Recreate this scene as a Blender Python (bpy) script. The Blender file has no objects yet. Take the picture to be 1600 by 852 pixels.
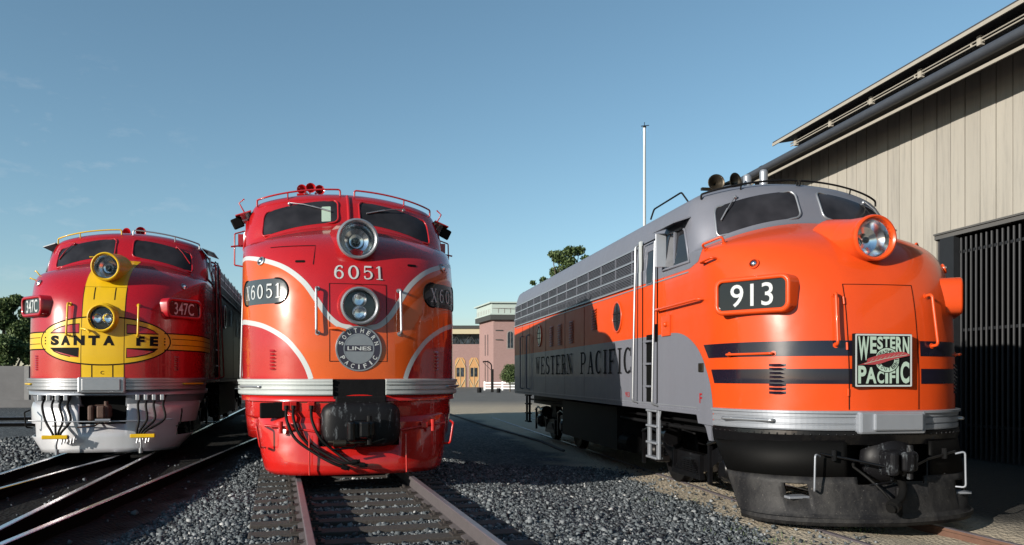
import bpy, bmesh, math, random, bisect
import numpy as np
from mathutils import Vector, Matrix
from mathutils.geometry import tessellate_polygon
random.seed(7); rng=np.random.default_rng(7)
PI=math.pi
sc=bpy.context.scene
C=sc.collection
F=1244.0; CX=800.0; HY=588.0; CAMH=1.38
# ------------------------------------------------------------------ object helpers
def link(o,parent=None):
    C.objects.link(o)
    if parent is not None: o.parent=parent
    return o
def tag(o,label=None,cat=None,group=None,kind=None):
    if label: o['label']=label
    if cat: o['category']=cat
    if group: o['group']=group
    if kind: o['kind']=kind
    return o
def empty(name,loc=(0,0,0),rz=0,label=None,cat=None,group=None):
    o=bpy.data.objects.new(name,None); o.location=loc; o.rotation_euler=(0,0,rz); o.empty_display_size=.3
    C.objects.link(o); return tag(o,label,cat,group)
class MB:
    def __init__(s): s.v=[]; s.f=[]; s.m=[]; s.sm=[]
    def add(s,vs,fs,m=0,sm=False):
        k=len(s.v); s.v+= [tuple(p) for p in vs]
        for f in fs: s.f.append([i+k for i in f]); s.m.append(m); s.sm.append(sm)
    def box(s,c,d,m=0,rz=0,M=None):
        x,y,z=[t/2 for t in d]
        vs=[Vector((a*x,b*y,e*z)) for a in(-1,1) for b in(-1,1) for e in(-1,1)]
        R=M if M is not None else Matrix.Rotation(rz,3,'Z')
        vs=[R@p+Vector(c) for p in vs]
        s.add(vs,[(0,1,3,2),(4,6,7,5),(0,4,5,1),(2,3,7,6),(0,2,6,4),(1,5,7,3)],m)
    def bb(s,x0,x1,y0,y1,z0,z1,m=0): s.box(((x0+x1)/2,(y0+y1)/2,(z0+z1)/2),(abs(x1-x0),abs(y1-y0),abs(z1-z0)),m)
    def rbox(s,c,d,r=.02,m=0,M=None):
        # bevelled box
        bm=bmesh.new(); bmesh.ops.create_cube(bm,size=1)
        for v in bm.verts: v.co=Vector((v.co.x*d[0],v.co.y*d[1],v.co.z*d[2]))
        bmesh.ops.bevel(bm,geom=bm.edges[:],offset=r,segments=2,profile=.5,affect='EDGES')
        R=M if M is not None else Matrix.Identity(3)
        vs=[R@v.co+Vector(c) for v in bm.verts]; bm.verts.index_update()
        s.add(vs,[[v.index for v in f.verts] for f in bm.faces],m); bm.free()
    def tube(s,pts,r,n=8,m=0,closed=False,caps=True,bend=0):
        pts=[Vector(p) for p in pts]
        if bend and not closed:
            out=[pts[0]]
            for i in range(1,len(pts)-1):
                a,b,c=pts[i-1],pts[i],pts[i+1]
                d1=(a-b); d2=(c-b); k=min(bend,d1.length*.45,d2.length*.45)
                p1=b+d1.normalized()*k; p2=b+d2.normalized()*k
                for t in (0,.25,.5,.75,1): out.append(p1*(1-t)**2+b*2*t*(1-t)+p2*t*t)
            out.append(pts[-1]); pts=out
        N=len(pts); vs=[]; prev=None
        for i,p in enumerate(pts):
            if closed: t=(pts[(i+1)%N]-pts[i-1])
            else: t=(pts[min(i+1,N-1)]-pts[max(i-1,0)])
            t.normalize()
            if prev is None:
                u=t.cross(Vector((0,0,1)))
                if u.length<.1: u=t.cross(Vector((1,0,0)))
            else: u=prev-t*prev.dot(t)
            u.normalize(); prev=u; w=t.cross(u)
            rr=r[i] if isinstance(r,(list,tuple)) else r
            for k in range(n): vs.append(p+(u*math.cos(2*PI*k/n)+w*math.sin(2*PI*k/n))*rr)
        fs=[]
        for i in range(N if closed else N-1):
            j=(i+1)%N
            for k in range(n): fs.append((i*n+k,j*n+k,j*n+(k+1)%n,i*n+(k+1)%n))
        s.add(vs,fs,m,True)
        if caps and not closed:
            s.add(vs[:n],[list(range(n))[::-1]][0:1],m); s.add(vs[-n:],[list(range(n))],m)
    def lathe(s,prof,c,axis=(0,-1,0),n=32,m=0,sm=True,mats=None):
        # prof: (radius, distance along axis)
        ax=Vector(axis).normalized(); u=ax.cross(Vector((0,0,1)))
        if u.length<.1: u=Vector((1,0,0))
        u.normalize(); w=u.cross(ax); c=Vector(c)
        for i in range(len(prof)-1):
            (r0,h0),(r1,h1)=prof[i],prof[i+1]
            vs=[];
            for r,h in((r0,h0),(r1,h1)):
                for k in range(n): vs.append(c+ax*h+(u*math.cos(2*PI*k/n)+w*math.sin(2*PI*k/n))*max(r,1e-4))
            fs=[(k,(k+1)%n,n+(k+1)%n,n+k) for k in range(n)]
            s.add(vs,fs,mats[i] if mats else m,False if not sm else True)
    def cyl(s,c,axis,r,h,n=20,m=0):
        s.lathe([(0,0),(r,0),(r,h),(0,h)],c,axis,n,m,False)
    def sphere(s,c,r,n=12,m=0,sq=(1,1,1)):
        vs=[];fs=[]
        R=n//2
        for i in range(R+1):
            t=PI*i/R
            for k in range(n): vs.append((c[0]+sq[0]*r*math.sin(t)*math.cos(2*PI*k/n),c[1]+sq[1]*r*math.sin(t)*math.sin(2*PI*k/n),c[2]+sq[2]*r*math.cos(t)))
        for i in range(R):
            for k in range(n): fs.append((i*n+k,(i+1)*n+k,(i+1)*n+(k+1)%n,i*n+(k+1)%n))
        s.add(vs,fs,m,True)
    def build(s,name,mats,parent=None,label=None,merge=False):
        used=sorted({i for f in s.f for i in f})
        if len(used)<len(s.v):
            mp={j:i for i,j in enumerate(used)}; s.v=[s.v[j] for j in used]; s.f=[[mp[i] for i in f] for f in s.f]
        me=bpy.data.meshes.new(name); me.from_pydata(s.v,[],s.f)
        if not isinstance(mats,(list,tuple)): mats=[mats]
        for m in mats: me.materials.append(m)
        me.polygons.foreach_set('material_index',s.m); me.polygons.foreach_set('use_smooth',s.sm)
        me.update()
        if merge:
            bm=bmesh.new(); bm.from_mesh(me); bmesh.ops.remove_doubles(bm,verts=bm.verts,dist=1e-4)
            bmesh.ops.recalc_face_normals(bm,faces=bm.faces); bm.to_mesh(me); bm.free()
        o=bpy.data.objects.new(name,me); link(o,parent)
        if label: o['label']=label
        return o
# ------------------------------------------------------------------ materials
def newmat(name):
    m=bpy.data.materials.new(name); m.use_nodes=True; nt=m.node_tree
    return m,nt,nt.nodes['Principled BSDF']
def ramp(nt,fac,stops):
    r=nt.nodes.new('ShaderNodeValToRGB'); e=r.color_ramp.elements
    while len(e)<len(stops): e.new(.5)
    for k,(p,c) in enumerate(stops): e[k].position=p; e[k].color=(*c,1) if len(c)==3 else c
    nt.links.new(fac,r.inputs[0]); return r.outputs[0]
def noise(nt,scale,detail=4,rough=.6,coord='Object',vec=None,stretch=None):
    if vec is None:
        tc=nt.nodes.new('ShaderNodeTexCoord'); vec=tc.outputs[coord]
    if stretch:
        mp=nt.nodes.new('ShaderNodeMapping'); mp.inputs['Scale'].default_value=stretch; nt.links.new(vec,mp.inputs[0]); vec=mp.outputs[0]
    n=nt.nodes.new('ShaderNodeTexNoise'); n.inputs['Scale'].default_value=scale; n.inputs['Detail'].default_value=detail; n.inputs['Roughness'].default_value=rough
    nt.links.new(vec,n.inputs['Vector']); return n.outputs['Fac']
def mixc(nt,fac,a,b,mode='MIX'):
    m=nt.nodes.new('ShaderNodeMix'); m.data_type='RGBA'; m.blend_type=mode
    for sock,val in((m.inputs[0],fac),(m.inputs[6],a),(m.inputs[7],b)):
        if isinstance(val,bpy.types.NodeSocket): nt.links.new(val,sock)
        elif isinstance(val,(int,float)): sock.default_value=val
        else: sock.default_value=(*val,1)
    return m.outputs[2]
def bump(nt,h,strength,dist,bsdf,key='Normal',prev=None):
    b=nt.nodes.new('ShaderNodeBump'); b.inputs['Strength'].default_value=strength; b.inputs['Distance'].default_value=dist
    nt.links.new(h,b.inputs['Height'])
    if prev is not None: nt.links.new(prev,b.inputs['Normal'])
    nt.links.new(b.outputs[0],bsdf.inputs[key]); return b.outputs[0]
AK=.54
def paint(name,col,rough=.3,coat=.8,metal=0,dirt=.26,wav=.6,dirtcol=(.05,.045,.04),spec=.22):
    col=tuple(x*AK for x in col)
    m,nt,b=newmat(name)
    n1=noise(nt,2.3,5,.65,stretch=(1,1,.25)); n2=noise(nt,30,3)
    dark=tuple(c*.72+d*.06 for c,d in zip(col,dirtcol))
    f=ramp(nt,n1,[(.35,(0,0,0)),(.75,(dirt*1.3,)*3)])
    c=mixc(nt,f,col,dark); nt.links.new(c,b.inputs['Base Color'])
    b.inputs['Metallic'].default_value=metal; b.inputs['Specular IOR Level'].default_value=spec
    r=nt.nodes.new('ShaderNodeMapRange'); r.inputs[3].default_value=max(rough-.06,.02); r.inputs[4].default_value=rough+.14
    nt.links.new(noise(nt,5,6,.7),r.inputs[0]); nt.links.new(r.outputs[0],b.inputs['Roughness'])
    b.inputs['Coat Weight'].default_value=coat; b.inputs['Coat Roughness'].default_value=.035
    o=bump(nt,noise(nt,1.7,2,.5),wav,.012,b); bump(nt,n2,.03,.004,b,prev=o)
    return m
def plain(name,col,rough=.6,metal=0,var=.25,scale=6,bmp=.1,spec=.5,stretch=None):
    col=tuple(x*AK for x in col)
    m,nt,b=newmat(name)
    n=noise(nt,scale,6,.65,stretch=stretch)
    c=mixc(nt,n,tuple(x*(1-var) for x in col),tuple(min(1,x*(1+var)) for x in col)); nt.links.new(c,b.inputs['Base Color'])
    b.inputs['Roughness'].default_value=rough; b.inputs['Metallic'].default_value=metal; b.inputs['Specular IOR Level'].default_value=spec
    if bmp: bump(nt,noise(nt,scale*6,5),bmp,.01,b)
    return m
M={}
M['wp_orange']=paint('wp_orange',(.84,.086,.012),.28,.35,wav=.9)
M['wp_orange_flank']=paint('wp_orange_flank',(.84,.086,.012),.40,.06,wav=.5,spec=.06,dirt=.22)
M['wp_grey']=paint('wp_grey',(.25,.262,.31),.42,.08,.25,.25)
M['wp_navy']=paint('wp_navy',(.012,.010,.022),.25)
M['sp_red']=paint('sp_red',(.55,.014,.018),.24,wav=1.0)
M['sp_orange']=paint('sp_orange',(.82,.118,.012),.26,wav=1.0)
M['sf_red']=paint('sf_red',(.52,.006,.016),.24)
M['sf_yellow']=paint('sf_yellow',(.92,.58,.012),.3,.4)
M['white_paint']=paint('white_paint',(.66,.70,.70),.35,.3)
M['pilot_red']=paint('pilot_red',(.66,.018,.014),.22,wav=2.5,dirt=.3)
M['trim_white']=paint('trim_white',(.62,.67,.66),.4,.25,.1,.3)
M['silver']=plain('silver',(.55,.57,.60),.36,.75,.12,8,.05)
M['silver_paint']=paint('silver_paint',(.42,.45,.50),.38,.2,.45,.35)
M['sf_white']=paint('sf_white',(.70,.71,.74),.30,.3,.25,.3,1.6)
M['stainless']=plain('stainless',(.42,.43,.45),.32,.9,.1,5,.05)
M['black_gloss']=paint('black_gloss',(.005,.005,.006),.3,.3,0,.3,1.2)
M['black_dirty']=plain('black_dirty',(.008,.008,.009),.6,.0,.6,5,.3,.1)
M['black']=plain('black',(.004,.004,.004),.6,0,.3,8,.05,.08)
M['grille_black']=plain('grille_black',(.018,.019,.02),.55,.2,.3)
M['rubber']=plain('rubber',(.008,.008,.008),.6,0,.3,20,.1,.12)
M['brown_iron']=plain('brown_iron',(.09,.045,.03),.7,.2,.5,10,.3)
M['brass']=plain('brass',(.09,.075,.055),.4,.8,.2)
M['mint']=plain('mint',(.50,.66,.55),.45,0,.06,8,0)
M['feather_red']=plain('feather_red',(.45,.06,.07),.5,0,.1,8,0)
M['emblem_blue']=paint('emblem_blue',(.022,.020,.05),.3)
M['letter_black']=plain('letter_black',(.008,.008,.009),.7,0,.2,8,0,.08)
M['board_glass']=paint('board_glass',(.012,.013,.014),.12,.5,0,.2,.3)
M['board_grey']=paint('board_grey',(.07,.085,.09),.12,.5,0,.2,.3)
def glassmat(name,col=(.012,.012,.014),rough=.04):
    m,nt,b=newmat(name); nt.links.new(mixc(nt,ramp(nt,noise(nt,1.6,3,.5),[(.45,(0,0,0)),(.7,(1,1,1))]),col,tuple(x*2.6 for x in col)),b.inputs['Base Color']); b.inputs['Roughness'].default_value=rough
    b.inputs['Specular IOR Level'].default_value=.22
    bump(nt,noise(nt,1.1,1),.3,.006,b); return m
m,nt,b=newmat('plate_steel'); c=mixc(nt,ramp(nt,noise(nt,3.5,7,.75,stretch=(1,1,.45)),[(.42,(0,0,0)),(.72,(1,1,1))]),(.007,.007,.008),(.030,.029,.028)); c=mixc(nt,ramp(nt,noise(nt,40,4,.7),[(.62,(0,0,0)),(.70,(1,1,1))]),c,(.06,.056,.05)); nt.links.new(c,b.inputs['Base Color']); b.inputs['Roughness'].default_value=.6; b.inputs['Specular IOR Level'].default_value=.2; bump(nt,noise(nt,2.2,5,.6),.6,.03,b); M['plate_steel']=m
m,nt,b=newmat('pocket_black'); c=mixc(nt,ramp(nt,noise(nt,9,6,.75,stretch=(1.6,1,.5)),[(.56,(0,0,0)),(.66,(1,1,1))]),(.004,.004,.005),(.07,.078,.085)); nt.links.new(c,b.inputs['Base Color']); b.inputs['Roughness'].default_value=.5; b.inputs['Specular IOR Level'].default_value=.2; M['pocket']=m
M['plate_grey']=plain('plate_grey',(.018,.018,.020),.7,0,.7,4,.3,.15,stretch=(1,1,.4))
M['glass']=glassmat('window_glass')
m,nt,b=newmat('lens_glass'); b.inputs['Base Color'].default_value=(.9,.92,.95,1); b.inputs['Roughness'].default_value=.03; b.inputs['Transmission Weight'].default_value=1; b.inputs['IOR'].default_value=1.15; M['lens']=m
m,nt,b=newmat('reflector'); b.inputs['Base Color'].default_value=(.72,.75,.78,1); b.inputs['Metallic'].default_value=1; b.inputs['Roughness'].default_value=.16; M['reflector']=m
# ------------------------------------------------------------------ nose surface
NE=2.5; W0=1.56; L0=1.65; YEND=15.6
# v(zc)  W   y0   q   Yside
ROWS=[(0.90,W0,0.05,0,1.65),(1.14,W0,0.0,0,1.65),(1.34,W0,0.0,0,1.65),(1.7,W0,0.0,0,1.65),(2.05,W0,0.02,0,1.65),(2.4,W0,0.06,0,1.65),
(2.75,W0,0.14,0.0,1.66),(3.0,W0,0.27,0.01,1.70),(3.18,W0,0.44,0.035,1.76),(3.35,W0,0.69,0.09,1.86),(3.48,W0,0.98,0.17,1.95),
(3.59,1.555,1.30,0.265,2.05),(3.69,1.55,1.58,0.345,2.15),(3.82,1.54,1.64,0.345,2.18),(3.95,1.53,1.70,0.34,2.22),(4.06,1.51,1.77,0.325,2.27),(4.15,1.49,1.86,0.30,2.33),(4.255,1.41,2.02,0.195,2.42),(4.32,1.25,2.25,0.15,2.55),(4.36,0.95,2.55,0.10,2.75),(4.38,0.5,2.85,0.05,2.95),(4.39,0.0,3.1,0.0,3.1)]
def _tab():
    pts=[];s=0;lx=ly=None
    N=400
    for i in range(N+1):
        th=math.pi/2*i/N
        px=math.sin(th)**(2/NE); py=1-max(math.cos(th),0)**(2/NE)
        x=W0*px;y=L0*py
        if lx is not None: s+=math.hypot(x-lx,y-ly)
        pts.append((s,px,py)); lx,ly=x,y
    return pts
TAB=_tab(); ANOSE=TAB[-1][0]
import bisect
_ts=[p[0] for p in TAB]
def plan(a):
    b=abs(a)
    if b>=ANOSE: return (math.copysign(1,a),1.0,b-ANOSE)
    i=max(1,bisect.bisect_right(_ts,b)); i=min(i,len(TAB)-1)
    p,q=TAB[i-1],TAB[i]; f=(b-p[0])/(q[0]-p[0])
    return (math.copysign(p[1]+(q[1]-p[1])*f,a),p[2]+(q[2]-p[2])*f,0.0)
def a_of_x(x):
    u=abs(x)/W0; lo,hi=0,ANOSE
    for _ in range(40):
        m=(lo+hi)/2
        if plan(m)[0]<u: lo=m
        else: hi=m
    return math.copysign(lo,x)
def row(v):
    R=ROWS
    if v<=R[0][0]: return R[0][1:]
    if v>=R[-1][0]: return R[-1][1:]
    i=0
    while R[i+1][0]<v: i+=1
    f=(v-R[i][0])/(R[i+1][0]-R[i][0])
    out=[]
    for k in range(1,5):
        p1,p2=R[i][k],R[i+1][k]
        h=R[i+1][0]-R[i][0]
        d=(p2-p1)/h
        dm=(p1-R[i-1][k])/(R[i][0]-R[i-1][0]) if i>0 else d
        dn=(R[i+2][k]-p2)/(R[i+2][0]-R[i+1][0]) if i+2<len(R) else d
        m1=0 if dm*d<=0 else 2*dm*d/(dm+d); m2=0 if dn*d<=0 else 2*dn*d/(dn+d)
        h00=2*f**3-3*f*f+1;h10=f**3-2*f*f+f;h01=-2*f**3+3*f*f;h11=f**3-f*f
        out.append(h00*p1+h10*h*m1+h01*p2+h11*h*m2)
    return out
ZS=1.0
def zmap(z,zs): return z if z<1.14 else 1.14+(z-1.14)*zs
def S(a,v,zs=1.0):
    W,y0,q,ys=row(v); px,py,ex=plan(a)
    x=W*px
    y=y0+(ys-y0)*py + ex*(YEND-ys)/(YEND-L0)
    z=v-q*px*px
    return (x,y,zmap(z,zs))
LOC={'SP':(435.,1.05,10.9,0.0,1.0),'WP':(580.,5.86,8.26,-0.376,1.055),'SF':(484.,-3.47,15.06,0.01,0.97)}
ROWS_=None
AEND=ANOSE+(YEND-L0)
def Sn(a,v,zs,e=.004):
    p=Vector(S(a,v,zs)); du=Vector(S(a+e,v,zs))-Vector(S(a-e,v,zs)); dv=Vector(S(a,min(v+e,4.385),zs))-Vector(S(a,v-e,zs))
    n=du.cross(dv)
    if n.length<1e-12: n=Vector((0,0,1))
    n.normalize()
    if n.y>0 and abs(a)<ANOSE*.95 and v<4: n=-n
    if v>=4 and n.z<0: n=-n
    if abs(a)>=ANOSE*.95 and n.x*a<0: n=-n
    return p,n
def frange(a,b,st):
    n=max(1,int(math.ceil((b-a)/st-1e-6))); return [a+(b-a)*i/n for i in range(n+1)]
def cut2d(bm,da=.05,dv=.06,alim=None):
    xs=[v.co.x for v in bm.verts]; ys=[v.co.y for v in bm.verts]
    if not xs: return
    lim=ANOSE+.1 if alim is None else alim
    k0=math.floor(max(min(xs),-lim)/da)+1; k1=math.ceil(min(max(xs),lim)/da)
    for k in range(k0,k1): bmesh.ops.bisect_plane(bm,geom=bm.verts[:]+bm.edges[:]+bm.faces[:],dist=1e-6,plane_co=(k*da+1e-5,0,0),plane_no=(1,0,0))
    for k in range(math.floor(min(ys)/dv)+1,math.ceil(max(ys)/dv)):
        bmesh.ops.bisect_plane(bm,geom=bm.verts[:]+bm.edges[:]+bm.faces[:],dist=1e-6,plane_co=(0,k*dv+1e-5,0),plane_no=(0,1,0))
def decal(name,shapes,mat,parent,zs,off=.003,label=None,da=.05,dv=.06,zst=0):
    """shapes: list of list-of-loops in (a,v); painted shape following the nose surface"""
    bm=bmesh.new()
    for si,loops in enumerate(shapes):
        flat=[p for l in loops for p in l]
        tris=tessellate_polygon([[Vector((p[0],p[1],0)) for p in l] for l in loops])
        vs=[bm.verts.new((p[0],p[1],si*zst)) for p in flat]
        for t in tris:
            try: bm.faces.new([vs[i] for i in t])
            except ValueError: pass
    cut2d(bm,da,dv)
    return finish_decal(bm,name,mat,parent,zs,off,label)
def finish_decal(bm,name,mat,parent,zs,off,label=None):
    bm.verts.index_update(); pos=[];nor=[]
    for v in bm.verts:
        p,n=Sn(v.co.x,v.co.y,zs); pos.append(p+n*(off+v.co.z)); nor.append(n)
    fs=[]
    for f in bm.faces:
        idx=[v.index for v in f.verts]
        a,b_,c=pos[idx[0]],pos[idx[1]],pos[idx[2]]
        if (b_-a).cross(c-a).dot(nor[idx[0]])<0: idx=idx[::-1]
        fs.append(idx)
    bm.free()
    me=bpy.data.meshes.new(name); me.from_pydata([tuple(p) for p in pos],[],fs); me.materials.append(mat)
    me.polygons.foreach_set('use_smooth',[True]*len(me.polygons)); me.update()
    try: me.normals_split_custom_set_from_vertices([tuple(n) for n in nor])
    except Exception: pass
    o=bpy.data.objects.new(name,me); link(o,parent)
    if label:o['label']=label
    return o
def strip(pts,w,closed=False):
    """polyline -> polygon loop of width w"""
    P=[Vector((p[0],p[1])) for p in pts]; L=[];R=[]
    for i,p in enumerate(P):
        if closed: d=P[(i+1)%len(P)]-P[i-1]
        else: d=P[min(i+1,len(P)-1)]-P[max(i-1,0)]
        d.normalize(); n=Vector((-d.y,d.x)); L.append(p+n*w/2); R.append(p-n*w/2)
    if closed: return [[tuple(q) for q in L],[tuple(q) for q in R[::-1]]]
    return [[tuple(q) for q in L]+[tuple(q) for q in R[::-1]]]
def spline(pts,n=8):
    out=[]
    P=[pts[0]]+list(pts)+[pts[-1]]
    for i in range(1,len(P)-2):
        p0,p1,p2,p3=P[i-1:i+3]
        for k in range(n):
            t=k/n
            out.append(tuple(.5*((2*p1[j])+(-p0[j]+p2[j])*t+(2*p0[j]-5*p1[j]+4*p2[j]-p3[j])*t*t+(-p0[j]+3*p1[j]-3*p2[j]+p3[j])*t**3) for j in range(len(p1))))
    out.append(tuple(pts[-1])); return out
def rrect(x0,x1,y0,y1,r,n=5):
    out=[]
    for cx,cy,a0 in((x1-r,y1-r,0),(x0+r,y1-r,90),(x0+r,y0+r,180),(x1-r,y0+r,270)):
        for k in range(n+1):
            t=math.radians(a0+90*k/n); out.append((cx+r*math.cos(t),cy+r*math.sin(t)))
    return out
def ell(cx,cy,rx,ry,n=48,t0=0,t1=360): return [(cx+rx*math.cos(math.radians(t0+(t1-t0)*k/n)),cy+ry*math.sin(math.radians(t0+(t1-t0)*k/n))) for k in range(n if t1-t0==360 else n+1)]
# ------------------------------------------------------------------ text
_tc={}
def glyphs(txt,bold=0.0):
    """list of (tris, verts, x0, x1) 2D for a string in unit height"""
    key=(txt,bold)
    if key in _tc: return _tc[key]
    cu=bpy.data.curves.new('t','FONT'); cu.body=txt; cu.size=1; cu.offset=bold; cu.resolution_u=4; cu.fill_mode='FRONT'
    o=bpy.data.objects.new('t',cu); C.objects.link(o); dg=bpy.context.evaluated_depsgraph_get(); dg.update()
    me=o.evaluated_get(dg).to_mesh()
    vs=[(v.co.x,v.co.y) for v in me.vertices]; fs=[list(p.vertices) for p in me.polygons]
    o.evaluated_get(dg).to_mesh_clear(); bpy.data.objects.remove(o); bpy.data.curves.remove(cu)
    _tc[key]=(vs,fs); return vs,fs
def text_bm(txt,x0,x1,y0,y1,bold=0.0,bm=None,shear=0):
    """fit the string's ink box into the given rectangle"""
    vs,fs=glyphs(txt,bold)
    ax=min(v[0] for v in vs); bx=max(v[0] for v in vs); ay=min(v[1] for v in vs); by=max(v[1] for v in vs)
    bm=bm or bmesh.new(); V=[]
    for x,y in vs:
        v=(y-ay)/(by-ay); V.append(bm.verts.new((x0+(x-ax)/(bx-ax)*(x1-x0)+shear*v,y0+v*(y1-y0),0)))
    for f in fs:
        try: bm.faces.new([V[i] for i in f])
        except ValueError: pass
    return bm
def text_decal(name,txt,rect,mat,parent,zs,off,bold=.01,spread=False,label=None):
    bm=bmesh.new()
    if spread:
        n=len(txt); w=(rect[1]-rect[0])/(n+(n-1)*.22)
        for i,ch in enumerate(txt):
            x=rect[0]+i*w*1.22
            if ch!=' ':
                ww=w*(.3 if ch in 'I1' else 1); text_bm(ch,x+(w-ww)/2,x+(w+ww)/2,rect[2],rect[3],bold,bm)
    else: text_bm(txt,*rect,bold,bm)
    bmesh.ops.triangulate(bm,faces=bm.faces[:]); cut2d(bm,.05,.06)
    return finish_decal(bm,name,mat,parent,zs,off,label)
def flat_from_bm(bm,name,mat,parent,O,U,V,off,smooth=False):
    """2D bm -> plane O + x U + y V"""
    U=Vector(U);V=Vector(V);N=U.cross(V).normalized(); O=Vector(O)
    bm.verts.index_update(); vs=[O+U*v.co.x+V*v.co.y+N*(off+v.co.z) for v in bm.verts]
    fs=[]
    for f in bm.faces:
        idx=[v.index for v in f.verts]
        if f.calc_area()<1e-9: continue
        if (vs[idx[1]]-vs[idx[0]]).cross(vs[idx[2]]-vs[idx[0]]).dot(N)<0: idx=idx[::-1]
        fs.append(idx)
    bm.free(); me=bpy.data.meshes.new(name); me.from_pydata([tuple(v) for v in vs],[],fs); me.materials.append(mat); me.update()
    o=bpy.data.objects.new(name,me); link(o,parent); return o
def poly_bm(shapes,bm=None,zst=0):
    bm=bm or bmesh.new()
    for si,loops in enumerate(shapes):
        flat=[p for l in loops for p in l]
        tris=tessellate_polygon([[Vector((p[0],p[1],0)) for p in l] for l in loops]); vs=[bm.verts.new((p[0],p[1],si*zst)) for p in flat]
        for t in tris:
            try: bm.faces.new([vs[i] for i in t])
            except ValueError: pass
    return bm
# serif letters drawn as strokes (thick stems, thin arms, slab feet); unit box
def arc(cx,cy,rx,ry,a0,a1,n=14): return [(cx+rx*math.cos(math.radians(a0+(a1-a0)*k/n)),cy+ry*math.sin(math.radians(a0+(a1-a0)*k/n))) for k in range(n+1)]
def bar(x0,y0,x1,y1,w): return ('s',[(x0,y0),(x1,y1)],w)
TK,TN,SF=.17,.07,.055
def stem(x): return [bar(x,0,x,1,TK)]
def foot(x,y,w=.34): return [bar(x-w/2,y,x+w/2,y,SF)]
def bowl(pts,w0,w1): return ('v',pts,w0,w1)
SER={
'I':stem(.5)+foot(.5,.028,.44)+foot(.5,.972,.44),
'T':stem(.5)+foot(.5,.028,.4)+[bar(.08,.965,.92,.965,TN),bar(.1,.78,.1,1,.06),bar(.9,.78,.9,1,.06)],
'E':stem(.25)+foot(.25,.028,.42)+[bar(.1,.965,.88,.965,TN),bar(.1,.035,.92,.035,TN),bar(.25,.51,.66,.51,TN),bar(.86,.76,.86,1,.06),bar(.9,0,.9,.26,.06),bar(.64,.4,.64,.62,.05)],
'F':stem(.25)+foot(.25,.028,.44)+[bar(.1,.965,.88,.965,TN),bar(.25,.5,.66,.5,TN),bar(.86,.74,.86,1,.06),bar(.64,.39,.64,.61,.05)],
'P':stem(.25)+foot(.25,.028,.44)+[bar(.08,.965,.55,.965,TN),bar(.25,.46,.55,.46,TN),bowl(arc(.52,.712,.32,.252,90,-90),.07,.18)],
'R':stem(.25)+foot(.25,.028,.42)+[bar(.08,.965,.52,.965,TN),bar(.25,.49,.52,.49,TN),bowl(arc(.5,.727,.30,.238,90,-90),.07,.17),bar(.5,.49,.84,.04,.16),bar(.74,.028,.99,.028,SF)],
'A':[bar(.5,.98,.2,.02,.07),bar(.5,.98,.8,.02,.17),bar(.28,.32,.72,.32,.06)]+foot(.18,.028,.3)+foot(.8,.028,.36),
'W':[bar(.14,.98,.33,.03,.15),bar(.33,.03,.5,.9,.06),bar(.5,.9,.68,.03,.15),bar(.68,.03,.87,.98,.06)]+foot(.13,.972,.28)+foot(.5,.972,.26)+foot(.87,.972,.26),
'N':[bar(.2,0,.2,1,.07),bar(.18,.98,.8,.04,.17),bar(.82,0,.82,1,.07)]+foot(.2,.028,.3)+foot(.13,.972,.26)+foot(.82,.972,.32),
'C':[bowl(arc(.52,.5,.36,.465,55,305),.07,.19),bar(.84,.66,.84,.98,.05),bar(.84,.04,.84,.26,.05)],
'S':[bowl(arc(.5,.735,.29,.23,40,265,12)+arc(.5,.265,.31,.23,85,-140,12),.07,.18),bar(.8,.68,.8,.97,.05),bar(.17,.03,.17,.32,.05)],
'6':[bowl(arc(.5,.33,.29,.285,-90,270,24),.09,.16),bowl([(.21,.36),(.22,.52),(.27,.7),(.36,.85),(.5,.94),(.66,.955),(.78,.88)],.09,.17),('s',arc(.76,.84,.03,.03,0,340),.07)],
'0':[bowl(arc(.5,.5,.33,.455,90,450,28),.09,.18)],
'5':[bowl([(.2,.50),(.34,.6),(.5,.62),(.68,.56),(.78,.42),(.79,.28),(.7,.12),(.52,.04),(.34,.05),(.22,.14)],.08,.17),bar(.23,.5,.26,.97,.07),bar(.24,.925,.8,.925,.13),('s',arc(.24,.19,.03,.03,0,340),.07)],
'1':[bar(.52,0,.52,1,.17),bar(.3,.84,.5,.96,.07)]+foot(.52,.03,.5),
'X':[bar(.2,.98,.82,.02,.17),bar(.8,.98,.2,.02,.07)]+foot(.2,.972,.3)+foot(.8,.972,.28)+foot(.2,.028,.28)+foot(.82,.028,.3)}
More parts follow.
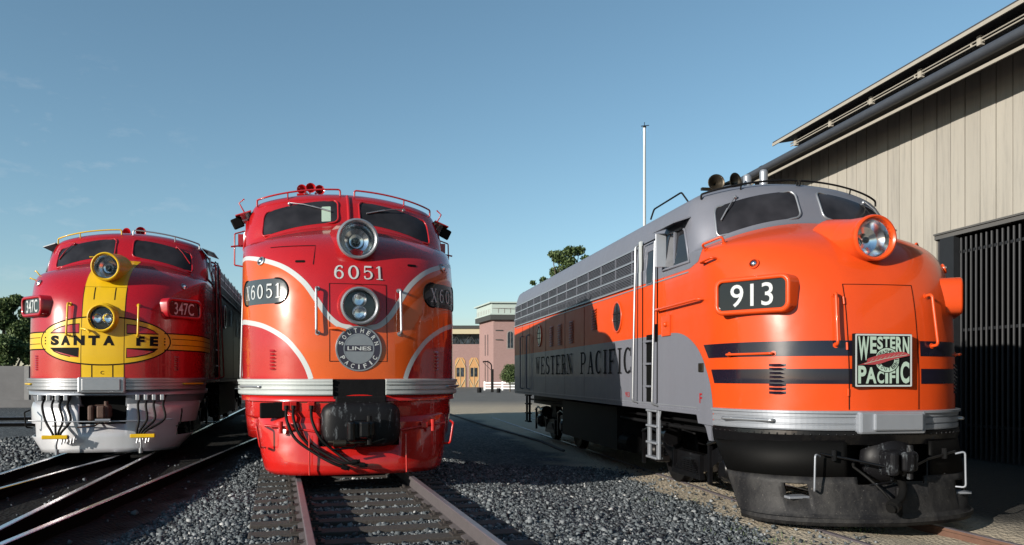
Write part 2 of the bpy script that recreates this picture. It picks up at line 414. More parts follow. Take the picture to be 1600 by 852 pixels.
def serif_shapes(txt,x0,x1,y0,y1,gap=.12,narrow=('I','1')):
    ws=[.5 if ch in narrow else (.45 if ch==' ' else (1.15 if ch=='W' else 1)) for ch in txt]
    tot=sum(ws)+gap*(len(txt)-1); k=(x1-x0)/tot; x=x0; out=[]
    for ch,w in zip(txt,ws):
        if ch!=' ':
            off=(w-1)/2 if ch in narrow else 0; sx=k*(w if ch not in narrow else 1)
            bx=x+(off*k if ch in narrow else 0)
            for st in SER[ch]:
                if st[0]=='s':
                    P=[(bx+p[0]*sx,y0+p[1]*(y1-y0)) for p in st[1]]
                    d=(P[1][0]-P[0][0],P[1][1]-P[0][1]); h=abs(d[1])/(math.hypot(*d)+1e-9)
                    wd=st[2]*(sx*h+(y1-y0)*(1-h)); out.append(strip(P,wd))
                else:
                    P=[(bx+p[0]*sx,y0+p[1]*(y1-y0)) for p in st[1]]; L=[];R=[]
                    for i,p in enumerate(P):
                        a,b=P[max(i-1,0)],P[min(i+1,len(P)-1)]; dx,dy=b[0]-a[0],b[1]-a[1]; l=math.hypot(dx,dy)+1e-9
                        h=abs(dy)/l; wd=(st[2]*(1-h**2)*(y1-y0)+st[3]*h**2*sx)
                        L.append((p[0]-dy/l*wd/2,p[1]+dx/l*wd/2)); R.append((p[0]+dy/l*wd/2,p[1]-dx/l*wd/2))
                    for i in range(len(P)-1): out.append([[L[i],L[i+1],R[i+1],R[i]]])
        x+=(w+gap)*k
    return out
def vside(z,zs):
    lo,hi=1.14,4.39
    for _ in range(30):
        m=(lo+hi)/2; W,y0,q,ys=row(m)
        if zmap(m-q,zs)<z: lo=m
        else: hi=m
    return lo
def sidex(z,zs): return row(vside(z,zs))[0]
def side_shape(name,shapes,mat,parent,s,zs,off=.006,zst=0,flipu=None,label=None):
    """shapes in (y,z) painted on the flank s"""
    bm=poly_bm(shapes,zst=zst)
    zz=[v.co.y for v in bm.verts]
    if max(zz)>3.25:
        for k in range(int(3.2/.08),int(max(zz)/.08)+1):
            bmesh.ops.bisect_plane(bm,geom=bm.verts[:]+bm.edges[:]+bm.faces[:],dist=1e-6,plane_co=(0,k*.08,0),plane_no=(0,1,0))
    bm.verts.index_update()
    pos=[Vector((s*(sidex(v.co.y,zs)+off+v.co.z),v.co.x,v.co.y)) for v in bm.verts]; fs=[]
    for f in bm.faces:
        idx=[v.index for v in f.verts]
        if f.calc_area()<1e-10: continue
        if (pos[idx[1]]-pos[idx[0]]).cross(pos[idx[2]]-pos[idx[0]]).x*s<0: idx=idx[::-1]
        fs.append(idx)
    bm.free(); me=bpy.data.meshes.new(name); me.from_pydata([tuple(p) for p in pos],[],fs); me.materials.append(mat); me.update()
    o=bpy.data.objects.new(name,me); link(o,parent)
    if label:o['label']=label
    return o
def nose_tube(mb,avs,r,off,zs,n=8,closed=False,m=0,bend=0):
    P=[]
    for t in avs:
        p,nn=Sn(t[0],t[1],zs); P.append(p+nn*(t[2] if len(t)>2 else off))
    mb.tube(P,r,n,m,closed,bend=bend)
def sweep_band(mb,a0,a1,prof,zs,m=0,step=.06):
    As=frange(a0,a1,step); K=len(prof); vs=[]
    for a in As:
        for off,v in prof:
            p,n=Sn(a,v,zs); n=Vector((n.x,n.y,0)).normalized(); vs.append(p+n*off)
    fs=[]
    for i in range(len(As)-1):
        for k in range(K): fs.append((i*K+k,(i+1)*K+k,(i+1)*K+(k+1)%K,i*K+(k+1)%K))
    fs.append(list(range(K))[::-1]); fs.append([(len(As)-1)*K+k for k in range(K)])
    mb.add(vs,fs,m)
def body_shell(name,parent,zs,matfn,mats,extra_v=()):
    As=sorted(set([round(x,4) for x in frange(-ANOSE-.5,ANOSE+.5,.05)]+[round(x,4) for x in frange(ANOSE+.5,AEND,.8)]+[round(-x,4) for x in frange(ANOSE+.5,AEND,.8)]))
    vv=sorted(set([round(x,4) for x in frange(1.14,4.0,.06)]+[round(x,4) for x in frange(4.0,4.255,.03)]+[4.275,4.295,4.31,4.325,4.34,4.35,4.36,4.37,4.378,4.384,4.388,4.39]+list(extra_v)))
    vs=[];fs=[];ms=[]
    for v in vv:
        for a in As:
            lo=1.14+.10*max(0,min(1,(abs(a)-ANOSE+.15)/.35))
            v2=max(v,lo); vs.append(S(a,v2,zs))
    n=len(As)
    for i in range(len(vv)-1):
        for j in range(n-1):
            fs.append((i*n+j,i*n+j+1,(i+1)*n+j+1,(i+1)*n+j)); ms.append(matfn((As[j]+As[j+1])/2,(vv[i]+vv[i+1])/2))
        fs.append((i*n,(i+1)*n,(i+1)*n+n-1,i*n+n-1)); ms.append(matfn(AEND,(vv[i]+vv[i+1])/2))
    me=bpy.data.meshes.new(name); me.from_pydata(vs,[],fs)
    for m in mats: me.materials.append(m)
    me.polygons.foreach_set('material_index',ms); me.polygons.foreach_set('use_smooth',[True]*len(ms)); me.update()
    bm=bmesh.new(); bm.from_mesh(me)
    bmesh.ops.remove_doubles(bm,verts=bm.verts,dist=1e-5); bmesh.ops.dissolve_degenerate(bm,edges=bm.edges,dist=1e-5)
    bmesh.ops.recalc_face_normals(bm,faces=bm.faces)
    for e in bm.edges:
        if len(e.link_faces)==2 and e.calc_face_angle(0)>.9: e.smooth=False
    bm.to_mesh(me); bm.free()
    o=bpy.data.objects.new(name,me); link(o,parent); return o
def number_box(parent,zs,s,a0,a1,v0,v1,depth,matf,matg,mtext,txt,label=None,tw=.56,tb=.006):
    """projecting board lamp box with rounded frame, flat face with number"""
    ac=(a0+a1)/2*s; A=Vector(S(s*a0,(v0+v1)/2,zs)); B=Vector(S(s*a1,(v0+v1)/2,zs))
    if A.x>B.x: A,B=B,A
    U=(B-A); w=U.length; U.normalize(); U.z=0; U.normalize(); V=Vector((0,0,1)); N=U.cross(V); N=N if N.y<0 else -N
    h=(zmap(v1,zs)-zmap(v0,zs)); O=(A+B)/2; O.z=(zmap(v1,zs)+zmap(v0,zs))/2
    mid=Vector(S(ac,(v0+v1)/2,zs)); bul=(mid-O).dot(N); O=O+N*(bul+depth)
    r=.11; outer=rrect(-w/2,w/2,-h/2,h/2,r,6); inner=rrect(-w/2+.055,w/2-.055,-h/2+.055,h/2-.055,r-.045,6); n=len(outer)
    mid_=rrect(-w/2+.018,w/2-.018,-h/2+.018,h/2-.018,r-.01,6)
    P=lambda q,d:O+U*q[0]+V*q[1]+N*d
    mb=MB()
    rings=[[P(q,-.75) for q in outer],[P(q,-.022) for q in outer],[P(q,0) for q in mid_],[P(q,-.004) for q in inner],[P(q,-.035) for q in inner]]
    vs=[p for R in rings for p in R]; fs=[]
    for i in range(len(rings)-1):
        for k in range(n): fs.append((i*n+k,i*n+(k+1)%n,(i+1)*n+(k+1)%n,(i+1)*n+k))
    mb.add(vs,fs,0,True)
    fr=mb.build('number_box',matf,parent)
    g=MB(); g.add([P(q,-.028) for q in inner],[list(range(n))]); gp=g.build('number_plate',matg,fr)
    if txt:
        bm=text_bm(txt,-w*.5*tw,w*.5*tw,-h*.5*.60,h*.5*.60,tb); flat_from_bm(bm,'number',mtext,fr,O-N*.024,U if U.cross(V).dot(N)>0 else -U,V,0)
    return fr
def headlight(parent,zs,x,z,yface,R,back,mring,bulbs,tilt=0,mhouse=None,flare=1.25,dish=True):
    hz=zmap(z,zs); mb=MB(); c=(x,yface,hz); ax=Vector((0,-1,tilt)).normalized()
    mb.lathe([(R*flare,-back),(R*1.12,-back*.5),(R*1.0,-.10),(R,-.03)],c,ax,40,0)
    o=mb.build('headlight_housing',mhouse,parent)
    mb=MB(); mb.lathe([(R*1.02,-.05),(R*1.035,-.015),(R*1.0,.015),(R*.93,.02),(R*.86,.0),(R*.84,-.05)],c,ax,40,0); mb.build('headlight_ring',mring,o)
    mb=MB()
    if dish:
        mb.lathe([(R*.85,-.05),(R*.80,-.10),(R*.62,-.17),(R*.36,-.21),(R*.12,-.225),(0,-.225)],c,ax,36,0); mb.build('reflector',M['reflector'],o)
        mb=MB(); cc=Vector(c)-ax*.16; mb.sphere(cc,R*.16,12); mb.build('bulb',M['board_grey'],o)
    else:
        mb.lathe([(R*.85,-.05),(R*.85,-.10),(0,-.10)],c,ax,36,0); mb.build('backing_plate',M['board_grey'],o)
        for bx,bz in bulbs:
            cc=Vector(c)+Vector((bx*R,0,bz*R))-ax*.095; rb=R*.34
            mb=MB(); mb.lathe([(rb*1.12,0),(rb*1.15,.03),(rb,.035)],cc,ax,24,0); lm=mb.build('sealed_lamp',M['silver'],o)
            mb=MB(); mb.lathe([(rb,.03),(rb*.7,.008),(0,.0)],cc,ax,24,0); mb.build('reflector',M['reflector'],lm)
    mb=MB(); mb.lathe([(R*.85,-.022),(R*.5,-.006),(0,.0)],c,ax,36,0); mb.build('lens',M['lens'],o)
    return o
def windshield(parent,zs,s,frame_mat,name='windshield'):
    out=rrect(.165,1.47,3.745,4.13,.085,6)
    # lower inner edge follows the sweep, outer end tapered
    out=[(a,v-.02*((a-.165)/1.3)) for a,v in out]
    out=[(s*a,v) for a,v in out]
    g=decal(name,[[out]],M['glass'],parent,zs,.004)
    mb=MB(); nose_tube(mb,out,.016,.008,zs,8,True); mb.build('window_frame',frame_mat,g)
    return g
def wiper(parent,zs,s,a0,v0,a1,v1,mat):
    mb=MB(); nose_tube(mb,[(s*a0,v0,.04),(s*(a0+a1)/2,(v0+v1)/2,.05),(s*a1,v1,.03)],.007,.04,zs,5)
    nose_tube(mb,[(s*(a0*.25+a1*.75)-.0,(v0*.25+v1*.75)+.01,.03),(s*a1*1.0+(a1-a0)*s*.35,v1+(v1-v0)*.35,.02)],.012,.02,zs,5)
    p,n=Sn(s*a0,v0,zs); mb.sphere(p+n*.02,.03,8)
    mb.build('wiper',mat,parent)
def grab(parent,zs,pts,mat,r=.016,off=.085,name='grab_iron',base=True):
    """bar standing off the surface with feet"""
    mb=MB(); P=[(pts[0][0],pts[0][1],-.01)]+[(p[0],p[1],off) for p in pts]+[(pts[-1][0],pts[-1][1],-.01)]
    nose_tube(mb,P,r,off,zs,8,bend=.05)
    if base:
        for p in(pts[0],pts[-1]):
            q,n=Sn(p[0],p[1],zs); mb.cyl(q-n*.005,n,.033,.016,10)
    return mb.build(name,mat,parent)
def louvers(parent,zs,ac,v0,v1,n,w,mat,name='louver'):
    mb=MB()
    for k in range(n):
        v=v0+(v1-v0)*(k+.5)/n; h=(v1-v0)/n*.62
        vs=[]
        As=frange(ac-w/2,ac+w/2,w/3)
        for a in As:
            e=1 if a not in(As[0],As[-1]) else .0
            p,nn=Sn(a,v+h/2,zs); q,n2=Sn(a,v-h/2,zs)
            vs+= [p+nn*.001,q+n2*(.028*e+.001),q+n2*.001]
        fs=[]
        for i in range(len(As)-1): fs+=[(i*3,i*3+3,i*3+4,i*3+1),(i*3+1,i*3+4,i*3+5,i*3+2)]
        mb.add(vs,fs,0)
    mb.build(name,mat,parent)
def seam(parent,zs,loop,name='door_seam',mat=None,w=.012):
    return decal(name,[strip(loop,w)],mat or M['black_dirty'],parent,zs,.0045)
def marker(parent,zs,a,v,mat=None):
    p,n=Sn(a,v,zs); mb=MB(); mb.lathe([(.062,-.03),(.066,.02),(.05,.03),(.048,.02)],p,n,20); o=mb.build('marker_lamp',mat or M['silver'],parent)
    mb=MB(); mb.sphere(p+n*.0,.045,14,0); mb.build('lens',M['reflector'],o)
def hornset(parent,c,mat,n=3,r=.085,dirs=(0,0,0),sp=.16,stand=True):
    mb=MB()
    for i in range(n):
        x=c[0]+(i-(n-1)/2)*sp; z=c[2]+(.03 if i==1 else 0); ax=Vector((math.sin(dirs[i]),-math.cos(dirs[i]),.02))
        L=.42-.06*i
        mb.lathe([(.02,-L),(.024,-L*.6),(.035,-L*.25),(.055,-.06),(r*.85,-.015),(r,0),(r*.96,.004),(r*.8,-.01),(.045,-.07),(.01,-.12)],(x,c[1]-.02*i,z),ax,20)
    if stand:
        mb.box((c[0],c[1]+.2,c[2]-.06),(sp*n,.06,.04)); mb.cyl((c[0],c[1]+.2,c[2]-.25),(0,0,1),.03,.2,10)
    mb.build('air_horn',mat,parent)
def hose(parent,pts,r=.02,mat=None,name='air_hose',gh=True):
    P=spline(pts,6); mb=MB(); mb.tube(P,r,8)
    if gh:
        a,b=Vector(P[-3]),Vector(P[-1]); d=(b-a).normalized(); mb.cyl(b,d,r*1.7,.07,10); mb.cyl(b+d*.05,d,r*1.2,.06,8)
    mb.cyl(Vector(P[0])-Vector((0,0,-.01)),(0,0,1),r*1.5,.05,8)
    return mb.build(name,mat or M['rubber'],parent)
def truck(parent,yc,zs,mat,name='truck'):
    t=bpy.data.objects.new(name,None); link(t,parent); t.location=(0,yc,0)
    for yy in(-1.37,1.37):
        w=MB()
        w.cyl((-1.05,yy,.508),(1,0,0),.09,2.1,16)
        for s in(-1,1):
            w.lathe([(0,0),(.30,0),(.42,.03),(.508,.03),(.508,-.10),(.535,-.14),(.40,-.12),(.2,-.14),(0,-.14)],(s*.80,yy,.508),(s,0,0),36)
        w.build('wheelset',M['black_dirty'],t)
    for s in(-1,1):
        mb=MB(); x=s*1.10
        # side frame: truss with drooped centre
        pts=[(-2.0,.60),(-1.75,.78),(-1.0,.78),(-.55,.62),(.55,.62),(1.0,.78),(1.75,.78),(2.0,.60)]
        low=[(-2.0,.48),(-1.72,.60),(-1.05,.60),(-.65,.40),(.65,.40),(1.05,.60),(1.72,.60),(2.0,.48)]
        for i in range(len(pts)-1):
            a,b,c,d=pts[i],pts[i+1],low[i+1],low[i]
            vs=[(x+e,q[0],q[1]) for e in(-.07,.07) for q in(a,b,c,d)]
            mb.add(vs,[(0,1,2,3),(7,6,5,4),(0,4,5,1),(3,2,6,7),(0,3,7,4),(1,5,6,2)])
        for yy in(-1.37,1.37):
            mb.rbox((x,yy,.52),(.26,.34,.36),.04); mb.lathe([(0,.06),(.10,.06),(.13,.03),(.14,0)],(x+s*.12,yy,.52),(s,0,0),20)
            for k in(-1,1):
                for j in range(5): mb.lathe([(.07,0),(.075,.02),(.07,.04)],(x,yy+k*.32,.60+.05*j-.14),(0,0,1),14)
            # brake cylinder, hanger and shoe
            mb.cyl((x+s*.05,yy-.62,.80),(0,1,0),.12,.36,20); mb.cyl((x+s*.05,yy-.66,.80),(0,1,0),.15,.05,20)
            mb.box((x+s*.08,yy+.60,.55),(.05,.07,.6)); mb.box((x-s*.1,yy+.58,.5),(.1,.1,.35))
            mb.tube([(x+s*.1,yy-.3,.82),(x+s*.12,yy+.2,.90),(x+s*.1,yy+.62,.80)],.025,8)
        mb.box((x+s*.1,0,.30),(.07,1.1,.06)); mb.box((x+s*.1,-.5,.45),(.06,.07,.34)); mb.box((x+s*.1,.5,.45),(.06,.07,.34))
        for k in range(7): mb.box((x+s*.08,0,.34+.03*k),(.10,.95-.09*k,.022))
        mb.build('side_frame',M['black_gloss'],t)
    return t
def coupler(parent,z,y,mat,face=True,sc_=1.0):
    mb=MB()
    mb.rbox((0,y+.35,z),(.16,.7,.16),.02)
    mb.rbox((-.02,y+.08,z),(.26,.20,.28),.05)
    mb.rbox((-.14,y-.06,z),(.10,.22,.27),.035)
    mb.rbox((.11,y-.02,z+.02),(.12,.26,.24),.05)
    mb.rbox((.03,y-.13,z+.02),(.14,.09,.22),.03)
    mb.cyl((.10,y-.07,z-.18),(0,0,1),.035,.38,12)
    mb.tube([(0,y+.1,z-.14),(-.1,y-.02,z-.22),(-.38,y-.05,z-.24)],.014,6)
    return mb.build('coupler',mat,parent)
def ploft(parent,name,mat,rows,amax,skip=None,thick=.03,y_extra=0,pointed=0,smooth=True):
    """rows: (z, halfwidth, y0, depth)"""
    As=frange(-amax,amax,.05); vs=[];fs=[]
    for z,W,y0,D in rows:
        for a in As:
            px,py,ex=plan(a); x=W*px; y=y0+D*py+ex
            if pointed: y+=pointed*abs(px)-pointed
            vs.append((x,y,z))
    n=len(As)
    for i in range(len(rows)-1):
        for j in range(n-1):
            xm=(vs[i*n+j][0]+vs[i*n+j+1][0])/2; zm=(rows[i][0]+rows[i+1][0])/2
            if skip and skip(xm,zm): continue
            fs.append((i*n+j,i*n+j+1,(i+1)*n+j+1,(i+1)*n+j))
    mb=MB(); mb.add(vs,fs,0,smooth); o=mb.build(name,mat,parent)
    bm=bmesh.new(); bm.from_mesh(o.data)
    for e in bm.edges:
        if len(e.link_faces)==2 and e.calc_face_angle(0)>.6: e.smooth=False
    bm.to_mesh(o.data); bm.free()
    md=o.modifiers.new('s','SOLIDIFY'); md.thickness=thick; md.offset=-1
    return o
def underframe(parent,zs,mat):
    mb=MB(); mb.bb(-1.0,1.0,1.0,YEND-.2,.95,1.30); mb.bb(-1.35,1.35,6.0,10.3,.38,1.18)
    mb.cyl((-1.2,5.6,.8),(0,1,0),.18,.0001,12)
    mb.build('fuel_tank',mat,parent)
    mb=MB()
    for s in(-1,1):
        for k in range(3): mb.cyl((s*1.25,5.3+.0*k,.55+.0*k),(0,1,0),.16,.5,16)
        mb.tube([(s*1.3,1.8,1.0),(s*1.3,5.9,1.0)],.03,8); mb.tube([(s*1.22,1.8,1.1),(s*1.22,15,1.08)],.025,8)
    mb.build('air_reservoir',mat,parent)
LOC={'SP':(435.,1.05,10.9,0.0,1.0),'WP':(580.,5.86,8.26,-0.376,1.055),'SF':(484.,-3.47,15.06,0.01,0.97)}
SV=3.66   # colour break just below the windscreens
AX=a_of_x
def loco_root(key,name,label):
    xv,L,D,z0,zs=LOC[key]; th=math.atan((CX-xv)/F); c,s=math.cos(th),math.sin(th)
    return empty(name,(L*c-D*s,D*c+L*s,z0),th,label,'locomotive',None),zs
def mir(pts): return [(-p[0],*p[1:]) for p in pts]
def common(r,zs,matfn_mats,frame_mat):
    for s in(-1,1): windshield(r,zs,s,frame_mat)
def roof_rail(r,zs,s,mat,a0=.12,a1=1.95,v=4.235,h=.10):
    mb=MB(); pts=[(s*a0,v,0)]+[(s*(a0+(a1-a0)*k/14),v-.0*k,h) for k in range(0,15)]+[(s*a1,v,0)]
    P=[]
    for a,vv_,o in pts:
        p=Vector(S(a,vv_,zs)); P.append(p+Vector((0,-.02,o)))
    mb.tube(P,.014,8,bend=.04)
    for k in (.5,):
        p=Vector(S(s*(a0+(a1-a0)*k),v,zs)); mb.tube([p,p+Vector((0,-.02,h))],.011,6)
    mb.build('roof_handrail',mat,r)
# ============================================================ RED / ORANGE LOCOMOTIVE, NUMBER 6051
def set_len(y):
    global YEND,AEND
    YEND=y; AEND=ANOSE+(YEND-L0)
def build_sp():
    set_len(20.8)
    r,zs=loco_root('SP','diesel_locomotive','Red and orange cab locomotive numbered 6051 with round railway emblem, in the middle')
    RD,OR,WH=M['sp_red'],M['sp_orange'],M['white_paint']
    body=body_shell('body',r,zs,lambda a,v:0,[RD])
    up=[(3.1,3.09),(2.3,3.09),(1.9,3.085),(1.42,3.0),(1.03,2.87),(.74,2.655),(.55,2.39),(.42,2.2),(.27,2.07),(.12,2.035),(0,2.03)]
    upl=spline(up,6); full_up=upl+mir(upl)[::-1][1:]
    lo=[(3.1,2.15),(2.3,2.155),(1.9,2.14),(1.39,2.065),(1.03,1.905),(.82,1.70),(.70,1.51),(.637,1.342)]
    lol=spline(lo,6)
    loop=full_up+mir(lol)+lol[::-1]
    decal('paint_panel',[[loop]],OR,body,zs,.003)
    decal('paint_stripe',[l for l in [strip(full_up,.072)]],WH,body,zs,.0045)
    for q in(lol,mir(lol)): decal('paint_stripe',[strip(q,.068)],WH,body,zs,.0045)
    common(r,zs,None,RD)
    # brow rib between the windscreens
    mb=MB(); nose_tube(mb,[(0,v) for v in frange(3.72,4.22,.05)],.03,.005,zs,8); mb.build('centre_rib',RD,body)
    headlight(r,zs,0,3.275,.22,.275,.75,M['silver'],[],.0,RD,1.4)
    headlight(r,zs,0,2.325,-.10,.25,.2,M['silver'],[(0,.36),(0,-.36)],0,RD,1.22,False)
    text=serif_shapes('6051',-.345,.325,2.70,2.895,.14)
    decal('road_number',text,WH,r,zs,.0035,zst=.00015)
    # number boards flush with the flanks of the nose
    for s in(-1,1):
        bd=rrect(.955,2.02,2.365,2.715,.17,7)
        # square outer end
        bd=[(s*a,v) for a,v in bd]
        p=decal('number_board',[[bd]],M['board_grey'] if s<0 else M['board_glass'],r,zs,.006)
        mb=MB(); nose_tube(mb,bd,.013,.006,zs,6,True); mb.build('board_frame',M['black'],p)
        t=serif_shapes('X6051',1.08,1.90,2.44,2.64,.22)
        if s<0: t=[[[(-2.97+x,y) for x,y in l] for l in sh] for sh in t]
        decal('board_number',t,WH,p,zs,.0085,zst=.00015)
    for s in(-1,1):
        grab(r,zs,[(s*.55,2.56),(s*.55,1.96)],M['silver'],.018,.09)
        marker(r,zs,s*1.43,2.98)
        louvers(r,zs,s*1.20,1.46,1.75,6,.13,RD); louvers(r,zs,s*1.38,1.46,1.75,6,.0,RD) if 0 else None
        grab(r,zs,[(s*1.95,1.235),(s*1.36,1.235)],M['silver'],.017,.09)
        wiper(r,zs,s,.95,4.14,.45,3.98,M['silver'])
        roof_rail(r,zs,s,RD)
        # small step cut-outs
        for a in(.78,): decal('step_slot',[[rrect(s*a-.07,s*a+.07,2.93,2.965,.015,3)]],M['black'],r,zs,.004)
    seam(r,zs,[(-.39,1.58),(-.39,2.635),(.375,2.635),(.375,1.58),(-.39,1.58)],'nose_door_seam')
    seam(r,zs,[(-.60,2.9),(-.56,3.2),(-1.25,3.2)],'hatch_seam')
    # latch
    mb=MB(); nose_tube(mb,[(-.39,2.02,.02),(-.28,2.02,.06),(-.18,1.99,.06)],.02,.05,zs,8); mb.build('door_latch',OR,r)
    # ribbed band
    prof=[(.0,1.125),(.05,1.125),(.06,1.14),(.06,1.18),(.035,1.186),(.035,1.196),(.06,1.202),(.06,1.245),(.035,1.251),(.035,1.261),(.06,1.267),(.06,1.30),(.07,1.306),(.07,1.335),(0,1.345)]
    for s in(-1,1):
        mb=MB(); a,b=sorted((s*.35,s*(ANOSE+.2))); sweep_band(mb,a,b,prof,zs); mb.build('trim_band',M['trim_white'],r)
    mb=MB(); mb.rbox((-.0,.10,1.20),(.70,.22,.28),.02); mb.rbox((.02,.07,1.03),(.68,.28,.17),.02); mb.build('coupler_cover',M['black_dirty'],r)
    # emblem
    emblem_round(r,zs,-.008,1.752,.31)
    # lower frame, bolted flange
    ploft(r,'front_frame',M['pilot_red'],[(1.13,1.545,.02,1.6),(1.06,1.545,.0,1.6),(1.05,1.50,.05,1.6),(.84,1.49,.05,1.6),(.80,1.47,.06,1.55)],ANOSE+.25)
    mb=MB()
    for k in range(-26,27):
        a=k*.085
        if abs(a)<.36: continue
        p,n=Sn(a,1.16,zs); mb.sphere((p.x*.985,p.y+.0,1.095),.013,6)
    mb.tube([(Sn(k*.085,1.16,zs)[0].x*.985,Sn(k*.085,1.16,zs)[0].y+.006,1.095) for k in range(-26,27)],.008,5)
    mb.build('rivet_strip',M['pilot_red'],r)
    # outer step skirts
    def skp(x,z): return (abs(x)<1.05)
    for s in(-1,1): ploft(r,'side_skirt',M['pilot_red'],[(.86,1.48,.10,1.55),(.52,1.44,.12,1.5)],ANOSE+.3,lambda x,z:x*s<1.05,.04)
    # pilot plough
    def sk2(x,z): return abs(x)<.52 and z>.44
    ploft(r,'pilot',M['pilot_red'],[(.86,1.34,.10,1.0),(.80,1.34,.06,1.0),(.74,1.33,.0,.98),(.6,1.30,-.02,.92),(.44,1.28,-.04,.86),(.25,1.24,-.06,.8),(.13,1.21,-.08,.78),(.07,1.17,-.07,.76)],ANOSE*.93,sk2,.03)
    for x in(-.66,.62):
        mb=MB(); mb.tube([(x,-.075,.60),(x*1.0,-.10,.35),(x*1.0,-.125,.08)],.012,6); mb.build('pilot_fold',M['pilot_red'],r)
    # black coupler pocket bulge
    bm=bmesh.new(); bmesh.ops.create_uvsphere(bm,u_segments=32,v_segments=20,radius=1)
    P=[]
    for v in bm.verts:
        x,y,z=v.co; e=.45
        f=lambda t:math.copysign(abs(t)**e,t)
        P.append((f(x)*.53+.02,f(y)*.30+.10,f(z)*.31+.735))
    bm.verts.index_update(); mb=MB(); mb.add(P,[[v.index for v in f_.verts] for f_ in bm.faces],0,True); bm.free()
    pk=mb.build('coupler_pocket',M['pocket'],r)
    coupler(r,.66,-.24,M['black_gloss'])
    mb=MB(); mb.tube([(-.42,-.20,.52),(-.2,-.26,.50),(.1,-.26,.51)],.02,8); mb.cyl((-.36,-.26,.50),(1,0,0),.045,.16,12); mb.tube([(.05,-.25,.47),(.3,-.28,.55)],.012,6)
    mb.build('uncoupling_gear',M['brass'],r)
    # hoses at left
    hz=[(-.98,-.60,.03),(-.88,-.52,.05),(-.62,-.42,.02)]
    for x0,x1,dx in((-.95,-.25,0),(-.86,-.12,.05),(-.63,-.02,.02)):
        y0=.22 if x0<-.7 else .14
        hose(r,[(x0,y0-.10,.93),(x0+.01,y0-.20,.78),(x0+.12,y0-.26,.55),((x0+x1)/2+.02,-.12,.36),(x1-.12,-.20,.24),(x1,-.21,.19+dx)],.020)
        mb=MB(); mb.rbox((x0,y0-.06,.98),(.10,.10,.12),.015); mb.build('hose_valve',M['pilot_red'],r)
    decal_box(r,(-.98,.28,.92),(.62,.06,.21),M['black'],'coupling_recess')
    for s in(-1,1):
        mb=MB(); y=.33; mb.tube([(s*1.33,y+.05,.74),(s*1.33,y-.16,.72),(s*1.28,y-.18,.44),(s*1.22,y-.02,.42)],.016,8,bend=.03)
        mb.tube([(s*1.22,y-.08,.72),(s*.95,y-.24,.70),(s*.55,-.02,.64)],.016,8); mb.cyl((s*1.02,y-.24,.62),(0,0,1),.03,.16,10); mb.rbox((s*.9,y-.25,.7),(.1,.06,.09),.015)
        mb.build('cut_lever',M['pilot_red'],r)
        mb=MB(); mb.rbox((s*.80,-.02,.28),(.04,.03,.42),.008); mb.build('pilot_seam',M['pilot_red'],r) if 0 else None
    # sideways wind deflectors and mirror frames by the cab windows
    for s in(-1,1):
        x=s*1.56
        mb=MB(); mb.tube([(x,2.4,3.68),(x+s*.15,2.35,3.62),(x+s*.15,2.3,3.12),(x,2.3,3.10)],.012,6,bend=.02); mb.tube([(x,2.3,3.44),(x+s*.2,2.25,3.40)],.014,6)
        mb.build('mirror_frame',RD,r); mb=MB(); mb.tube([(x,2.7,4.0),(x+s*.10,2.7,4.18),(x+s*.02,2.7,4.25)],.012,6); mb.build('grab_iron',RD,r)
        mb=MB(); mb.rbox((x+s*.11,2.4,3.80),(.17,.05,.17),.02,M=Matrix.Rotation(s*.45,3,'Y')); mb.build('wind_deflector',M['black'],r)
        mb=MB(); mb.bb(x+s*.02,x+s*.10,2.35,2.38,3.42,3.62); mb.build('deflector_panel',RD,r)
        side_details(r,zs,s,'plain',RD)
    hornset(r,(-.52,3.1,4.56),RD,3,.085,(-.3,0,.2),.15)
    decal('paper_notice',[[rrect(-.42,-.28,3.77,4.02,.01,2)]],M['mint'],r,zs,.0055)
    underframe(r,zs,M['black_dirty'])
    for yc in(2.95,17.0): truck(r,yc,zs,M['black_gloss'])
    return r
def decal_box(parent,c,d,mat,name):
    mb=MB(); mb.rbox(c,d,min(d)*.3); return mb.build(name,mat,parent)
def ring_text(txt,cx,cz,R,h,a_mid,span,bottom=False,bold=.02):
    """characters around a circle, returns bm in 2D"""
    bm=bmesh.new(); n=len(txt)
    for i,ch in enumerate(txt):
        t=math.radians(a_mid+(span/2-span*i/(n-1) if not bottom else -span/2+span*i/(n-1)))
        w=h*(.3 if ch=='I' else .72)*1.0
        if ch==' ': continue
        b2=text_bm(ch,-w/2,w/2,-h/2,h/2,bold)
        rot=t-PI/2 if not bottom else t+PI/2
        V={}
        for v in b2.verts:
            x,y=v.co.x,v.co.y
            V[v]=bm.verts.new((cx+R*math.cos(t)+x*math.cos(rot)-y*math.sin(rot),cz+R*math.sin(t)+x*math.sin(rot)+y*math.cos(rot),0))
        for f in b2.faces: bm.faces.new([V[v] for v in f.verts])
        b2.free()
    return bm
